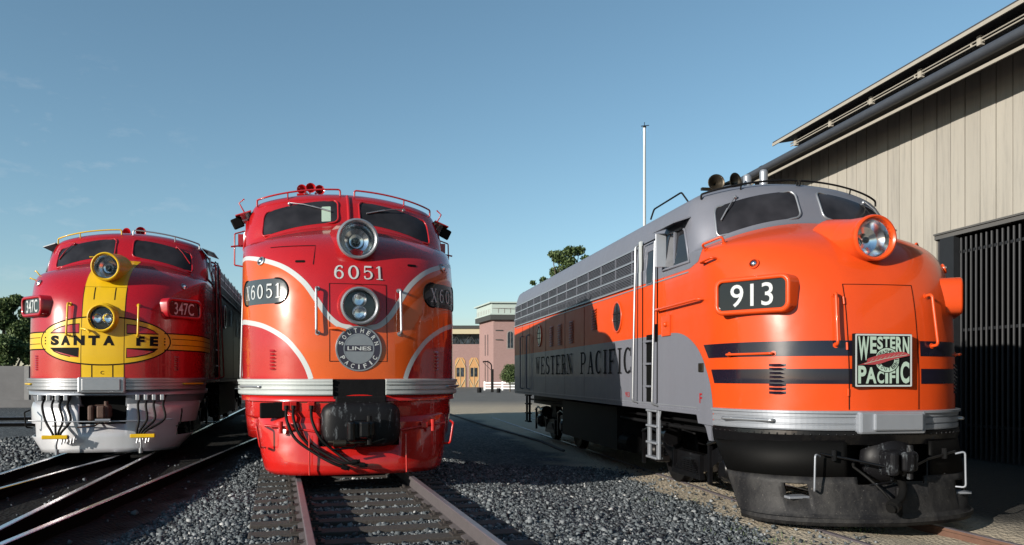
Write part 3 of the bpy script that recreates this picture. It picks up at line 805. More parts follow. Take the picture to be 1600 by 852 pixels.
def emblem_round(r,zs,x,z,R):
    zc=zmap(z,zs); y=S(AX(x),z,zs)[1]-.012
    mb=MB(); mb.lathe([(R,-.06),(R*1.0,-.005),(R*.985,.004),(R*.93,.004),(R*.925,0),(0,0)],(x,y,zc),(0,-1,0),56,0)
    e=mb.build('round_emblem',M['silver'],r)
    O=(x,y,zc);U=(1,0,0);V=(0,0,1)
    flat_from_bm(poly_bm([[ell(0,0,R*.925,R*.925,64),ell(0,0,R*.66,R*.66,64)[::-1]]]),'emblem_ring',M['emblem_blue'],e,O,U,V,.002)
    flat_from_bm(poly_bm([[rrect(-R*.61,R*.61,-R*.12,R*.14,.004,2)]]),'emblem_bar',M['emblem_blue'],e,O,U,V,.0025)
    flat_from_bm(poly_bm([[ell(0,0,R*.66,R*.66,64),ell(0,0,R*.61,R*.61,64)[::-1]]]),'emblem_rim',M['silver'],e,O,U,V,.003)
    flat_from_bm(text_bm('LINES',-R*.49,R*.53,-R*.075,R*.095,.02),'lettering',M['white_paint'],e,O,U,V,.0045)
    flat_from_bm(ring_text('SOUTHERN',0,0,R*.795,R*.20,90,146),'lettering',M['white_paint'],e,O,U,V,.0045)
    flat_from_bm(ring_text('PACIFIC',0,0,R*.795,R*.20,-90,120,True),'lettering',M['white_paint'],e,O,U,V,.0045)
# ============================================================ SIDE DETAILS
def side_details(r,zs,s,kind,trim):
    blk,gl=M['black'],M['glass']
    grey=M['wp_grey'] if kind=='wp' else (M['stainless'] if kind=='sf' else trim)
    X=lambda z,off: s*(sidex(z,zs)+off)
    def rect(name,y0,y1,z0,z1,mat,par=r,off=.006,rr=.03): return side_shape(name,[[rrect(y0,y1,z0,z1,rr,4)]],mat,par,s,zs,off)
    def frame(name,loop,rad,mat,par,off=.01):
        mb=MB(); mb.tube([(X(z,off),y,z) for y,z in loop],rad,6,closed=True); return mb.build(name,mat,par)
    k=(zs-1)*2.0
    # cab door
    dr=rect('cab_door',3.32,3.96,1.40,3.86+k*.4,trim if kind!='wp' else M['wp_grey'],off=.004) if kind!='wp' else None
    mb=MB()
    for y in(3.30,3.97): mb.box((X(2.6,.004),y,2.6),(.018,.016,2.5))
    mb.box((X(2.6,.004),3.63,3.86),(.018,.66,.016)); fr=mb.build('door_frame',blk,r)
    w=rect('door_window',3.48,3.80,3.20,3.72,gl,r,.010,.05); frame('window_frame',rrect(3.48,3.80,3.20,3.72,.05,4),.012,grey,w)
    # stepwell and treads
    mb=MB(); mb.box((X(1.9,.004),3.66,1.88),(.014,.24,1.05)); sw=mb.build('step_well',blk,r)
    mb=MB()
    for z in(1.60,1.95,2.30): mb=MB(); mb.box((X(z,.03),3.66,z),(.06,.30,.03)); mb.build('step_tread',grey,sw)
    hm=M['silver'] if kind!='sf' else trim
    for y,z0,z1 in((4.19,1.33,3.9),(3.27,1.31,3.84)):
        mb=MB(); mb.tube([(X(z0,0),y,z0),(X(z0,.10),y,z0+.02),(X(z1,.10),y,z1-.02),(X(z1,0),y,z1)],.02,8,bend=.05); mb.build('door_handrail',hm,r)
    # cab side window with sliding sash, deflector and awning
    z0,z1=3.33,3.86
    lp=[(2.05,z0),(3.05,z0),(3.05,z1),(2.42,z1),(2.30,z1-.06)]
    w=side_shape('cab_side_window',[[lp]],gl,r,s,zs,.008); frame('window_frame',lp,.022,grey,w,.008)
    mb=MB(); mb.box((X(3.6,.012),2.62,3.59),(.03,.05,.5)); mb.build('sash_bar',grey,w)
    if kind=='wp': mb=MB(); mb.rbox((X(3.6,.09),2.98,3.62),(.16,.02,.50),.008,M=Matrix.Rotation(s*.25,3,'Z')); mb.build('wind_deflector',M['silver_paint'],r)
    mb=MB(); mb.add([(X(3.95,.0),2.2,3.98),(X(3.95,.0),3.1,3.98),(X(3.9,.22),3.1,3.90),(X(3.9,.22),2.25,3.90),(X(3.95,.0),2.2,3.96),(X(3.95,.0),3.1,3.96),(X(3.9,.22),3.1,3.885),(X(3.9,.22),2.25,3.885)],[(0,1,2,3),(7,6,5,4),(3,2,6,7),(0,3,7,4),(1,5,6,2)]); mb.build('window_awning',grey,r)
    # air intake grille
    g0,g1=3.25,3.86
    G=bpy.data.objects.new('intake_grille',None); link(G,r)
    rect('grille_backing',4.34,YEND-.1,g0,g1,M['grille_black'],G,.004,.01)
    mb=MB()
    for b in range(3):
        zb=g0+b*(g1-g0)/3
        for q in range(6):
            z=zb+.035+q*.026; mb.box((X(z,.014),(4.34+YEND-.1)/2,z),(.022,YEND-4.46,.007))
    for y in frange(4.5,YEND-.2,.92): mb.box((X(3.5,.016),y,(g0+g1)/2),(.022,.015,g1-g0-.02))
    mb.build('grille_slats',M['wp_grey'] if kind=='wp' else M['stainless'],G)
    mb=MB()
    for b in range(4):
        z=g0+b*(g1-g0)/3; mb.box((X(z,.022),(4.34+YEND-.1)/2,z),(.03,YEND-4.42,.03))
    mb.build('grille_strips',M['silver_paint'] if kind=='wp' else M['stainless'],G)
    mb=MB(); mb.box((X(3.6,.01),4.11,3.58),(.03,.09,.72)); mb.build('door_post',M['white_paint'] if kind=='wp' else grey,r)
    # portholes
    for y in(5.31,11.95):
        lp=ell(y,2.80,.255,.265,32); w=side_shape('porthole',[[lp]],gl,r,s,zs,.012)
        frame('porthole_rim',lp,.020,trim,w,.006); mb=MB(); mb.bb(X(2.8,.012),X(2.8,.022),y-.22,y+.22,2.86,2.875); mb.bb(X(2.8,.012),X(2.8,.022),y-.22,y+.22,2.73,2.745); mb.bb(X(2.8,.0125),X(2.8,.0225),y-.008,y+.008,2.56,3.04); mb.build('glazing_bar',M['plate_grey'],w)
    # louvres
    for y,z0,z1,wd,n in((6.79,2.66,3.08,.34,8),(8.6,2.47,2.97,.34,9),(9.68,2.47,2.97,.34,9),(10.54,2.47,2.97,.34,9)):
        mb=MB()
        for q in range(n):
            z=z0+(z1-z0)*(q+.5)/n; h=(z1-z0)/n*.3
            mb.add([(X(z,.002),y-wd/2,z+h),(X(z,.002),y+wd/2,z+h),(X(z,.03),y+wd/2-.02,z-h),(X(z,.03),y-wd/2+.02,z-h),(X(z,.002),y+wd/2,z-h),(X(z,.002),y-wd/2,z-h)],[(0,1,2,3),(3,2,4,5)])
        mb.build('louver',trim if kind!='sf' else grey,r)
    # panel seams and sill flange with rivets
    mb=MB()
    for y in(4.36,7.55,9.2,11.2,12.75,13.25,14.3): mb=MB(); mb.box((X(2.3,.001),y,2.27),(.006,.012,1.92)); mb.build('panel_seam',M['black_dirty'],r)
    mb=MB(); ym0,ym1=1.80,YEND; mb.box((X(1.3,.004),(ym0+ym1)/2,1.335),(.008,ym1-ym0,.012)); mb.box((X(1.3,.002),(ym0+ym1)/2,3.19 if kind=='wp' else 3.12),(.012,ym1-ym0-.6,.018)); mb.build('belt_rail',grey if kind!='wp' else M['silver_paint'],r)
    mb=MB()
    mb.box((X(1.3,.001),(1.75+YEND)/2,1.30),(.005,YEND-1.8,.03))
    for y in frange(1.75,15.2,.11): mb.sphere((X(1.3,.003),y,1.30),.0095,6)
    mb.build('rivet_strip',grey,r)
    # rear door handrails
    for y in(13.3,14.25):
        mb=MB(); mb.tube([(X(1.4,0),y,1.4),(X(1.4,.08),y,1.42),(X(2.9,.08),y,2.88),(X(2.9,0),y,2.9)],.017,6,bend=.04); mb.build('rear_handrail',blk if kind!='wp' else M['wp_grey'],r)
    rect('rear_door',13.42,14.12,1.40,3.1,M['wp_grey'],r,.003) if 0 else None
    # ladders
    for y0,nm in((3.62,'cab_ladder'),(13.75,'rear_ladder')):
        mb=MB(); x=s*1.50; lm=M['silver_paint'] if (kind=='wp' and y0<5) else blk
        for dy in(-.20,.20): mb.rbox((x,y0+dy,.90),(.05,.10,.86),.015)
        for z in(.49,.72,.98,1.22): mb.rbox((x,y0,z),(.12,.46,.035),.01)
        mb.box((x-s*.02,y0,1.28),(.04,.62,.08)); mb.tube([(x,y0-.32,1.28),(x,y0-.2,1.0)],.015,6); mb.tube([(x,y0+.32,1.28),(x,y0+.2,1.0)],.015,6)
        mb.build(nm,lm,r)
# ============================================================ ORANGE / GREY LOCOMOTIVE, NUMBER 913
def build_wp():
    set_len(15.6)
    r,zs=loco_root('WP','diesel_locomotive','Orange and grey cab locomotive numbered 913 beside the shed, square feather emblem on its nose')
    OR,GR,NV,SI=M['wp_orange'],M['wp_grey'],M['wp_navy'],M['silver']
    body=body_shell('body',r,zs,lambda a,v:1 if v>SV else (2 if abs(a)>ANOSE+.9 else 0),[OR,GR,M['wp_orange_flank']],(SV,))
    for s in(-1,1):
        cv=spline([(4.3,2.315),(3.6,2.315),(3.2,2.26),(2.86,2.13),(2.63,1.97),(2.48,1.79),(2.37,1.6),(2.315,1.38),(2.30,1.12)],6)
        reg=[(AEND-.02,2.315)]+cv+[(2.75,1.13),(2.8,1.236),(AEND-.02,1.24)]
        decal('paint_panel',[[[(s*a,v) for a,v in reg]]],GR,body,zs,.003,da=.05)
        up=[(AEND-.02,3.15),(2.95,3.15),(2.62,3.22),(2.35,3.38),(2.1,3.54),(1.85,SV-.003),(2.3,SV+.003),(AEND-.02,SV+.003)]
        decal('paint_panel',[[[(s*a,v) for a,v in up]]],GR,body,zs,.003)
        for v0,v1,aT,aB in((1.945,2.112,2.60,2.45),(1.64,1.805,2.38,2.30)):
            q=[(.435,v0),(.435,v1),(aT-.03,v1),(aB-.03,v0)]
            decal('paint_stripe',[[[(s*a,v) for a,v in q]]],NV,body,zs,.004)
        windshield(r,zs,s,M['silver'])
        number_box(r,zs,s,2.06,.99,2.43,2.86,.10,OR,M['board_glass'],M['white_paint'],'913')
        grab(r,zs,[(s*.60,2.62),(s*.62,2.06)],OR,.018,.09)
        marker(r,zs,s*1.45,3.02,OR)
        louvers(r,zs,s*1.27,1.52,1.87,8,.20,NV)
        grab(r,zs,[(s*1.94,1.975),(s*1.31,1.975)],OR,.015,.07)
        grab(r,zs,[(s*2.0,1.235),(s*1.30,1.235)],SI,.02,.09)
        grab(r,zs,[(s*2.12,3.44),(s*1.60,3.50)],OR,.016,.09)
        grab(r,zs,[(s*2.40,3.16),(s*2.05,3.18)],OR,.016,.08,base=False)
        roof_rail(r,zs,s,M['black_dirty'],.02,1.85,4.24,.07)
        wiper(r,zs,s,1.05,4.15,1.28,3.98,SI)
        side_details(r,zs,s,'wp',OR)
        # orange grab rail on the flank
        mb=MB(); x=s*(W0+.08); mb.tube([(s*W0,3.25,2.75),(x,3.2,2.75),(x,1.62,2.77),(s*(W0-.04),1.58,2.77)],.018,8,bend=.05); mb.build('grab_iron',OR,r)
        mb=MB(); mb.box((s*(W0+.012),2.92,2.50),(.02,.34,.30)); mb.sphere((s*(W0+.03),2.9,2.52),.04,10); mb.build('fuel_cutoff_plate',OR,r)
        mb=MB(); mb.box((s*(W0+.02),3.35,2.42),(.03,.14,.26)); mb.build('number_holder',M['black_dirty'],r)
        mb=MB(); mb.rbox((s*(W0-.0),1.66,1.87),(.05,.14,.12),.01); mb.box((s*(W0+.03),1.66,1.87),(.02,.03,.10)); mb.build('flag_bracket',M['brass'],r)
        # curved skirt in front of truck
        mb=MB(); Q=[(1.45,1.26),(2.05,1.26),(1.78,1.20),(1.60,1.08),(1.50,.92),(1.42,.92)]
        mb.add([(s*(W0-.03),y,z) for y,z in Q]+[(s*(W0-.06),y,z) for y,z in Q],[(0,1,2,3,4,5),(11,10,9,8,7,6)]+[(i,(i+1)%6,6+(i+1)%6,6+i) for i in range(6)]); mb.build('skirt_corner',GR,r)
    # company lettering on the left flank (reads towards the nose)
    Wd=serif_shapes('WESTERN',0,3.95,1.80,2.25,.14); Pd=serif_shapes('PACIFIC',4.55,7.95,1.80,2.25,.16)
    for nm,sh in(('lettering',Wd),('lettering',Pd)):
        side_shape(nm,[[[(12.42-u,z) for u,z in l] for l in q] for q in sh],M['letter_black'],r,-1,zs,.005,zst=.0002)
    sm=text_bm('F',0,.09,0,.14,.02)
    for y,t in((1.62,'F'),(4.75,'913')):
        bm=text_bm(t,0,.08 if t=='F' else .22,0,.13 if t=='F' else .09,.02); flat_from_bm(bm,'stencil',M['sp_red'],r,(-(W0+.004),y+.1,1.40),(0,-1,0),(0,0,1),.003)
    headlight(r,zs,-.05,3.262,.17,.265,.85,OR,[],.0,OR,1.42)
    seam(r,zs,[(-.48,1.36),(-.48,2.735),(.40,2.735),(.40,1.36)],'nose_door_seam')
    mb=MB()
    for v in(1.55,2.05,2.55): nose_tube(mb,[(-.495,v-.04,.012),(-.495,v+.04,.012)],.014,.012,zs,6)
    mb.build('door_hinges',OR,r)
    feather_plaque(r,zs)
    prof=[(.0,1.135),(.03,1.135),(.035,1.15),(.035,1.19),(.018,1.195),(.018,1.205),(.035,1.21),(.035,1.26),(.018,1.265),(.018,1.275),(.035,1.28),(.035,1.315),(.06,1.32),(.06,1.345),(0,1.35)]
    mb=MB(); sweep_band(mb,-2.26,2.26,prof,zs); mb.build('trim_band',M['silver_paint'],r)
    mb=MB(); mb.rbox((.0,.02,1.225),(.84,.22,.26),.03); mb.rbox((.05,-.10,1.235),(.62,.05,.20),.02); mb.build('coupler_cover',M['silver_paint'],r)
    mb=MB(); sweep_band(mb,-2.24,2.24,[(-.06,.95),(.03,.97),(.05,1.08),(.045,1.125),(0,1.13)],1); bf=mb.build('buffer_beam',M['black_gloss'],r)
    mb=MB()
    for k in range(-24,25):
        p,n=Sn(k*.09,1.14,zs); mb.sphere(Vector((p.x,p.y,1.09))+Vector((n.x,n.y,0))*.045,.013,6)
    mb.build('rivets',M['black_gloss'],bf)
    # pilot
    def skw(x,z): return (abs(x)<.44 and z>.52) or (.93<abs(x)<1.16 and .36<z<.52)
    for s in(-1,1): ploft(r,'front_apron',M['black'],[(1.0,1.50,.05,1.35),(.8,1.49,.05,1.18),(.603,1.475,.05,1.0)],ANOSE*.985,lambda x,z:x*s<.50,.03,pointed=.10)
    ploft(r,'pilot',M['plate_steel'],[(.60,1.47,.06,1.0),(.53,1.47,.04,.98),(.52,1.47,.04,.98),(.365,1.45,.01,.92),(.36,1.45,.01,.92),(.18,1.43,-.03,.85),(.145,1.43,-.07,.84),(.07,1.42,-.06,.82)],ANOSE*.985,skw,.03,pointed=.12)
    ploft(r,'pilot_lip',M['plate_steel'],[(.15,1.445,-.075,.84),(.145,1.46,-.10,.85),(.115,1.46,-.10,.85),(.11,1.445,-.08,.84)],ANOSE*.985,None,.012,pointed=.12)
    ploft(r,'pilot_top_angle',M['plate_steel'],[(.612,1.475,.03,1.0),(.61,1.485,.015,1.01),(.575,1.485,.015,1.01),(.57,1.475,.04,1.0)],ANOSE*.985,skw,.012,pointed=.12) if 0 else None
    mb=MB(); mb.tube([(-.0,-.17,.50),(0,-.19,.2),(0,-.15,.09)],.035,6)
    mb.build('pilot_crease',M['black_dirty'],r)
    mb=MB(); mb.bb(-.7,.7,.28,.9,.5,1.1); mb.build('coupler_recess',M['black'],r)
    for s in(-1,1):
        mb=MB(); mb.rbox((s*1.045,.20,.37),(.26,.18,.03),.008); mb.build('pilot_step',M['silver_paint'],r)
        mb=MB(); mb.tube([(s*.86,.0,.85),(s*.95,-.05,.88),(s*.96,-.05,.46),(s*.9,.04,.46)],.012,8,bend=.04); mb.build('pilot_handhold',M['silver_paint'],r)
        mb=MB(); mb.tube([(s*.86,.0,.88),(s*.45,-.06,.80),(s*.1,-.24,.72)],.016,8); mb.cyl((s*.7,-.02,.8),(0,0,1),.03,.12,8); mb.build('cut_lever',M['black_gloss'],r)
    coupler(r,.78,-.16,M['pocket'])
    mb=MB(); mb.sphere((.06,.12,.80),.30,20,0,(1.15,.7,.95)); mb.build('coupler_housing',M['pocket'],r)
    hose(r,[(.12,.1,.62),(.08,-.12,.55),(-.02,-.26,.42),(-.16,-.34,.34)],.045)
    hose(r,[(-.42,.05,.72),(-.36,-.12,.62),(-.26,-.25,.48),(-.18,-.30,.36)],.016,M['rubber'],'air_hose')
    hornset(r,(-.62,2.95,4.66),M['brass'],2,.125,(-.25,.35),.30)
    mb=MB(); mb.lathe([(.0,.17),(.05,.17),(.062,.14),(.062,-.2)],(.02,3.0,4.72),(0,0,1),18); mb.lathe([(.0,.13),(.05,.13),(.062,.10),(.062,-.2)],(-.2,3.1,4.70),(0,0,1),18); mb.build('roof_vent',M['silver_paint'],r)
    mb=MB(); mb.tube([(-1.42,4.0,4.28),(-1.38,3.95,4.44),(-1.30,3.0,4.50),(-1.22,2.9,4.32)],.014,6,bend=.04); mb.build('roof_handrail',M['black_dirty'],r)
    underframe(r,zs,M['black_dirty'])
    for yc in(3.02,12.2): truck(r,yc,zs,M['black_gloss'])
    return r
def feather_plaque(r,zs):
    """square emblem, slightly bent along its vertical centreline"""
    x0,x1,z0,z1=-.465,.265,1.605,2.185; w=x1-x0; h=zmap(z1,zs)-zmap(z0,zs); zb=zmap(z0,zs)
    y=-.05; O=(x0,y,zb); U=(w,0,0); V=(0,0,h)
    mb=MB(); mb.rbox(((x0+x1)/2,y+.03,zb+h/2),(w,.05,h),.008); e=mb.build('square_emblem',M['letter_black'],r)
    def pl(name,shapes,mat,off,zst=0): 
        return flat_from_bm(poly_bm(shapes,zst=zst),name,mat,e,O,U,V,off)
    pl('emblem_border',[[rrect(.01,.99,.01,.99,.02,3),rrect(.04,.96,.04,.96,.01,3)[::-1]]],M['white_paint'],.003)
    # lettering: heights follow the photograph: tall outer letters, short inner ones
    bm=bmesh.new()
    for ch,a,b,c,d in(('W',.06,.25,.50,.945),('E',.265,.375,.63,.945),('S',.385,.485,.70,.945),('T',.49,.60,.735,.945),('E',.61,.70,.71,.945),('R',.71,.82,.63,.945),('N',.83,.945,.60,.945),
        ('P',.06,.20,.07,.40),('A',.19,.375,.07,.37),('C',.385,.505,.07,.31),('I',.525,.575,.07,.27),('F',.60,.70,.07,.31),('I',.715,.76,.07,.40),('C',.79,.945,.07,.48)):
        text_bm(ch,a,b,c,d,.035,bm)
    flat_from_bm(bm,'lettering',M['mint'],e,O,U,V,.003)
    cx,cy,rx,ry=.555,.505,.205,.225
    pl('emblem_ring',[[ell(cx,cy,rx+.015,ry+.015,48)]],M['letter_black'],.0045)
    pl('emblem_ring',[[ell(cx,cy,rx,ry,48),ell(cx,cy,rx*.60,ry*.60,48)[::-1]]],M['mint'],.006)
    bm=ring_text('FEATHER RIVER',cx,cy,rx*.80,.062,50,190); flat_from_bm(bm,'lettering',M['letter_black'],e,O,U,V,.0075)
    bm=ring_text('ROUTE',cx,cy,rx*.80,.062,-100,90,True); flat_from_bm(bm,'lettering',M['letter_black'],e,O,U,V,.0075)
    f=spline([(.03,.40),(.2,.47),(.22,.53),(.42,.60),(.62,.64),(.82,.66),(.95,.60),(.80,.555),(.6,.50),(.4,.43),(.25,.42),(.12,.42),(.03,.40)],5)[:-1]
    pl('feather',[[f]],M['feather_red'],.009)
    pl('feather_vane',[strip([(.16,.435),(.5,.53),(.9,.605)],.008)]+[strip([(.25+.075*k,.455+.02*k),(.31+.075*k,.53+.016*k)],.004) for k in range(8)],M['mint'],.0105,.0001)
# ============================================================ RED / YELLOW LOCOMOTIVE, NUMBER 347C
def build_sf():
    r,zs=loco_root('SF','diesel_locomotive','Red, yellow and silver cab locomotive numbered 347C, leftmost of the three')
    RD,YL,BK=M['sf_red'],M['sf_yellow'],M['letter_black']
    body=body_shell('body',r,zs,lambda a,v:1 if abs(a)>ANOSE+3.2 else 0,[RD,M['stainless']])
    hw=.355
    decal('paint_stripe',[[[(-hw,1.345),(hw,1.345),(hw,SV),(-hw,SV)]]],YL,body,zs,.003)
    cx,cy,ra,rb=0,2.01,1.17,.43
    # side bands
    for s in(-1,1):
        q=[(s*a,v) for a,v in[(.9,1.865),(.9,2.155),(3.3,2.155),(3.3,1.865)]]
        decal('paint_band',[[q]],YL,body,zs,.0036)
        for v,w in((1.857,.022),(2.163,.022),(1.955,.012),(2.065,.012)):
            decal('paint_line',[strip([(s*(1.2 if w<.02 else 1.05),v),(s*3.3,v)],w)],BK,body,zs,.0048)
    decal('paint_oval',[[ell(cx,cy,ra,rb,72)]],YL,body,zs,.0042)
    decal('paint_line',[[ell(cx,cy,ra+.012,rb+.014,72),ell(cx,cy,ra-.012,rb-.010,72)[::-1]]],BK,body,zs,.0055)
    # red lens shapes in the oval
    for s in(-1,1):
        for t in(-1,1):
            sh=[(s*a,cy+t*b) for a,b in [(.94,.135),(.40,.135),(.40,.30),(.55,.285),(.72,.245),(.86,.19)]]
            decal('paint_panel',[[sh]],RD,body,zs,.006)
            decal('paint_line',[strip(sh,.018,True)],BK,body,zs,.0068)
    for s in(-1,1):
        for v0,v1 in((1.345,1.57),(2.45,2.62),(2.75,2.98),(3.4,3.63)): decal('paint_line',[strip([(s*.175,v0),(s*.175,v1)],.02)],BK,body,zs,.0045)
        decal('paint_dots',[[ell(s*1.06,v,.016,.016,10)] for v in(1.955,2.01,2.065)],BK,body,zs,.0058)
    for ch,a0,a1 in(('S',-.93,-.76),('A',-.72,-.55),('N',-.49,-.30),('T',-.24,-.05),('A',.01,.20),('F',.56,.70),('E',.79,.94)):
        text_decal('lettering',ch,(a0,a1,1.925,2.10),BK,body,zs,.0078,.065)
    decal('stencil_c',[],BK,body,zs) if 0 else None
    text_decal('lettering','C',(-.03,.03,1.41,1.47),BK,body,zs,.006,.01)
    windshield(r,zs,-1,RD); windshield(r,zs,1,RD)
    headlight(r,zs,0,3.36,.20,.245,.75,YL,[],.0,YL,1.35)
    headlight(r,zs,0,2.41,-.08,.235,.25,YL,[(-.36,0),(.36,0)],0,YL,1.22,False)
    for s in(-1,1):
        number_box(r,zs,s,1.86,.97,2.45,2.83,.10,RD,M['board_glass'],M['white_paint'],'347C')
        grab(r,zs,[(s*.58,2.66),(s*.58,2.10)],YL,.018,.09)
        marker(r,zs,s*1.43,3.10)
        louvers(r,zs,s*1.32,1.48,1.76,7,.12,RD)
        grab(r,zs,[(s*2.05,1.235),(s*1.42,1.235)],YL,.017,.09)
        roof_rail(r,zs,s,YL if s<0 else M['silver'])
        wiper(r,zs,s,1.05,4.12,1.3,3.95,RD)
        side_details(r,zs,s,'sf',RD)
    for a,v in((-.25,3.62),(-.5,3.64),(-1.8,3.4),(-2.0,3.25)):
        mb=MB(); nose_tube(mb,[(a,v,0),(a,v,.10),(a-.08,v,.10)],.012,.1,zs,6); mb.build('step_bracket',YL,r)
    mb=MB(); nose_tube(mb,[(-.36,2.22,.02),(-.26,2.2,.07),(-.2,2.14,.07)],.02,.05,zs,8); mb.build('door_latch',YL,r)
    seam(r,zs,[(-.36,1.36),(-.36,2.99),(.36,2.99),(.36,1.36)],'nose_door_seam')
    prof=[(.0,1.125),(.04,1.125),(.05,1.14),(.05,1.18),(.03,1.186),(.03,1.196),(.05,1.202),(.05,1.245),(.03,1.251),(.03,1.261),(.05,1.267),(.05,1.30),(.06,1.306),(.06,1.335),(0,1.345)]
    mb=MB(); sweep_band(mb,-2.35,2.35,prof,zs); mb.build('trim_band',M['silver'],r)
    mb=MB(); mb.rbox((0,.02,1.215),(.80,.20,.28),.03); mb.rbox((0,-.09,1.22),(.64,.03,.20),.012); mb.build('coupler_cover',M['silver'],r)
    ploft(r,'front_frame',M['silver_paint'],[(1.125,1.55,.03,1.6),(1.06,1.55,.01,1.6),(1.05,1.50,.05,1.6),(.88,1.44,.10,1.5),(.86,1.40,.2,1.5)],ANOSE+.25,lambda x,z:abs(x)<.38 and z<1.05)
    mb=MB()
    for k in range(-28,29):
        p,n=Sn(k*.08,1.16,zs); mb.sphere((p.x*.99,p.y-.005,1.09),.013,6)
    mb.tube([(Sn(k*.08,1.16,zs)[0].x*.99,Sn(k*.08,1.16,zs)[0].y+.004,1.09) for k in range(-28,29)],.008,5)
    mb.build('rivet_strip',M['silver_paint'],r)
    def sk(x,z): return (abs(x)<.40 and z>.52) or (abs(x)>1.2 and .32<z<.54)
    ploft(r,'pilot',M['sf_white'],[(.90,1.46,.12,1.35),(.80,1.46,.06,1.30),(.545,1.42,.02,1.2),(.54,1.42,.02,1.2),(.315,1.38,-.01,1.1),(.31,1.38,-.01,1.1),(.13,1.20,-.03,.85),(.06,1.16,-.03,.8)],ANOSE*.98,sk,.03)
    mb=MB(); mb.bb(-.55,.55,.26,.9,.45,1.1); mb.build('coupler_recess',M['black'],r)
    c=coupler(r,.74,-.08,M['brown_iron'])
    mb=MB(); mb.tube([(-1.2,-.02,.62),(-.7,-.16,.60),(0,-.24,.60),(.7,-.16,.60),(1.2,-.02,.62)],.013,6); mb.cyl((-.05,-.27,.62),(1,0,0),.03,.25,8); mb.build('cut_lever',M['silver'],r)
    for s in(-1,1):
        for i,(dx,dz) in enumerate(((0,0),(.13,.03),(.26,0),(.42,.02))):
            x=s*(.62+dx) if s>0 else -(.55+dx)
            yy=.04+.12*dx
            hose(r,[(x,yy,.98),(x+(-s*.0),yy-.14,.86),(x+(.05-s*.02),yy-.20,.62),(s*(.62+dx*.35),-.20,.42),(s*(.64+dx*.25),-.18,.32)],.021,gh=False)
        mb=MB(); mb.rbox((s*.72,-.19,.345),(.42,.09,.065),.012); mb.build('hose_tray',YL,r)
        mb=MB()
        for k in range(5): mb.cyl((s*.62+.05*k,-.2,.22+.02*(k%3)),(.2,0,1),.016,.10,6)
        mb.tube([(s*.68,-.2,.33),(s*.70,-.22,.2),(s*.69,-.2,.08)],.02,6); mb.cyl((s*.69,-.2,.05),(0,0,1),.035,.09,10)
        mb.build('hose_fittings',M['silver'],r)
        for k in range(4): mb=MB(); mb.rbox((s*(.60+.14*k),.02,1.0),(.07,.10,.10),.01); mb.build('valve_block',M['silver'],r)
        mb=MB(); mb.tube([(s*1.30,.36,.78),(s*1.33,.18,.75),(s*1.30,.16,.50),(s*1.22,.24,.48)],.014,6,bend=.03); mb.build('pilot_handhold',M['black'],r)
    r.scale=(.945,1,1)
    hornset(r,(-.12,3.1,4.37),RD,2,.11,(-.4,.3),.30)
    underframe(r,zs,M['black_dirty'])
    for yc in(2.9,12.2): truck(r,yc,zs,M['black_gloss'])
    return r
sp=build_sp(); wp=build_wp(); sf=build_sf()
from mathutils import noise as mn
def frame(vp):
    th=math.atan((CX-vp)/F); return math.cos(th),math.sin(th),th
cS,sS,tS=frame(435.); cW,sW,tW=frame(580.); cN,sN,tN=frame(487.); cA,sA,tA=frame(484.); cD,sD,tD=frame(634.)
lat=lambda X,Y,c,s:X*c+Y*s
pt=lambda l,d,c,s:(l*c-d*s,d*c+l*s)
def sstep(a,b,x):
    t=max(0,min(1,(x-a)/(b-a))); return t*t*(3-2*t)
def nz(X,Y,s,o=0): return mn.noise(Vector((X*s+o,Y*s-o,o*.7)))
def gz(X,Y):
    ls=lat(X,Y,cS,sS); lw=lat(X,Y,cW,sW)
    z=-.205-.185*sstep(2.6,4.6,ls)
    z+= -.06*sstep(-.35,-1.4,ls)
    if abs(ls-1.014)<.75: z-=.012
    ld=lat(X,Y,cD,sD); la=lat(X,Y,cA,sA); z+=.125*sstep(-2.75,-3.1,ld)*sstep(-4.75,-4.3,la)*(1-sstep(30,50,Y))
    far=sstep(26,60,Y); z=z*(1-far)+(-.36)*far
    if 4<Y<11:
        ln=lat(X,Y,cN,sN)-lat(4.305,9.15,cN,sN)
        k=sstep(-.65,.5,ln)*(1-sstep(9.5,11,Y)); z-= .10*k*(1-.6*sstep(1.0,2.6,ln))
    z+= .018*nz(X,Y,.9)+.008*nz(X,Y,4,3)
    return z
def masks(X,Y):
    ls=lat(X,Y,cS,sS); lw=lat(X,Y,cW,sW); la=lat(X,Y,cA,sA); ld=lat(X,Y,cD,sD)
    w=.28*nz(X,Y,1.1,5)+.12*nz(X,Y,4.5,9)
    oil_shade=sstep(-.08,.08,(-2.85-.05*max(0,Y-12))-ld+w*.35)*sstep(-.12,.12,la+4.42+w*.4)*(1-sstep(60,80,Y))
    if Y<4 : pass
    dirt=sstep(-.25,.25,lw-4.2-.03*(8-min(Y,8))+w*1.3) if Y<14 else sstep(-.4,.4,lw-4.1+w*2)
    if Y>14: dirt=max(dirt,sstep(29,37,Y)*sstep(-.5,.5,ls-2.6+w))  # tan kept to the sunlit strip; shaded ground before it coloured darker, as gravel
    if 8.8<Y<32: oil_shade=max(oil_shade,.85*sstep(7.0,7.9,lw+w)*sstep(9.0,10.2,Y+w*2))  # right-hand locomotive's shade painted into the ground through the same mask
    gr=1-dirt
    if Y>45: g2=sstep(45,60,Y); gr*=1-g2*.3
    far=sstep(42,56,Y)
    return gr*(1-oil_shade)*(1-far),dirt*(1-oil_shade)*(1-far),oil_shade
def axis(lo,hi,st,far,neg=None):
    a=list(np.arange(lo,hi+1e-6,st)); x=hi; s=st
    while x<far: s*=1.35; x+=s; a.append(x)
    x=lo; s=st; b=[]
    while x>-(neg or far): s*=1.35; x-=s; b.append(x)
    return b[::-1]+a
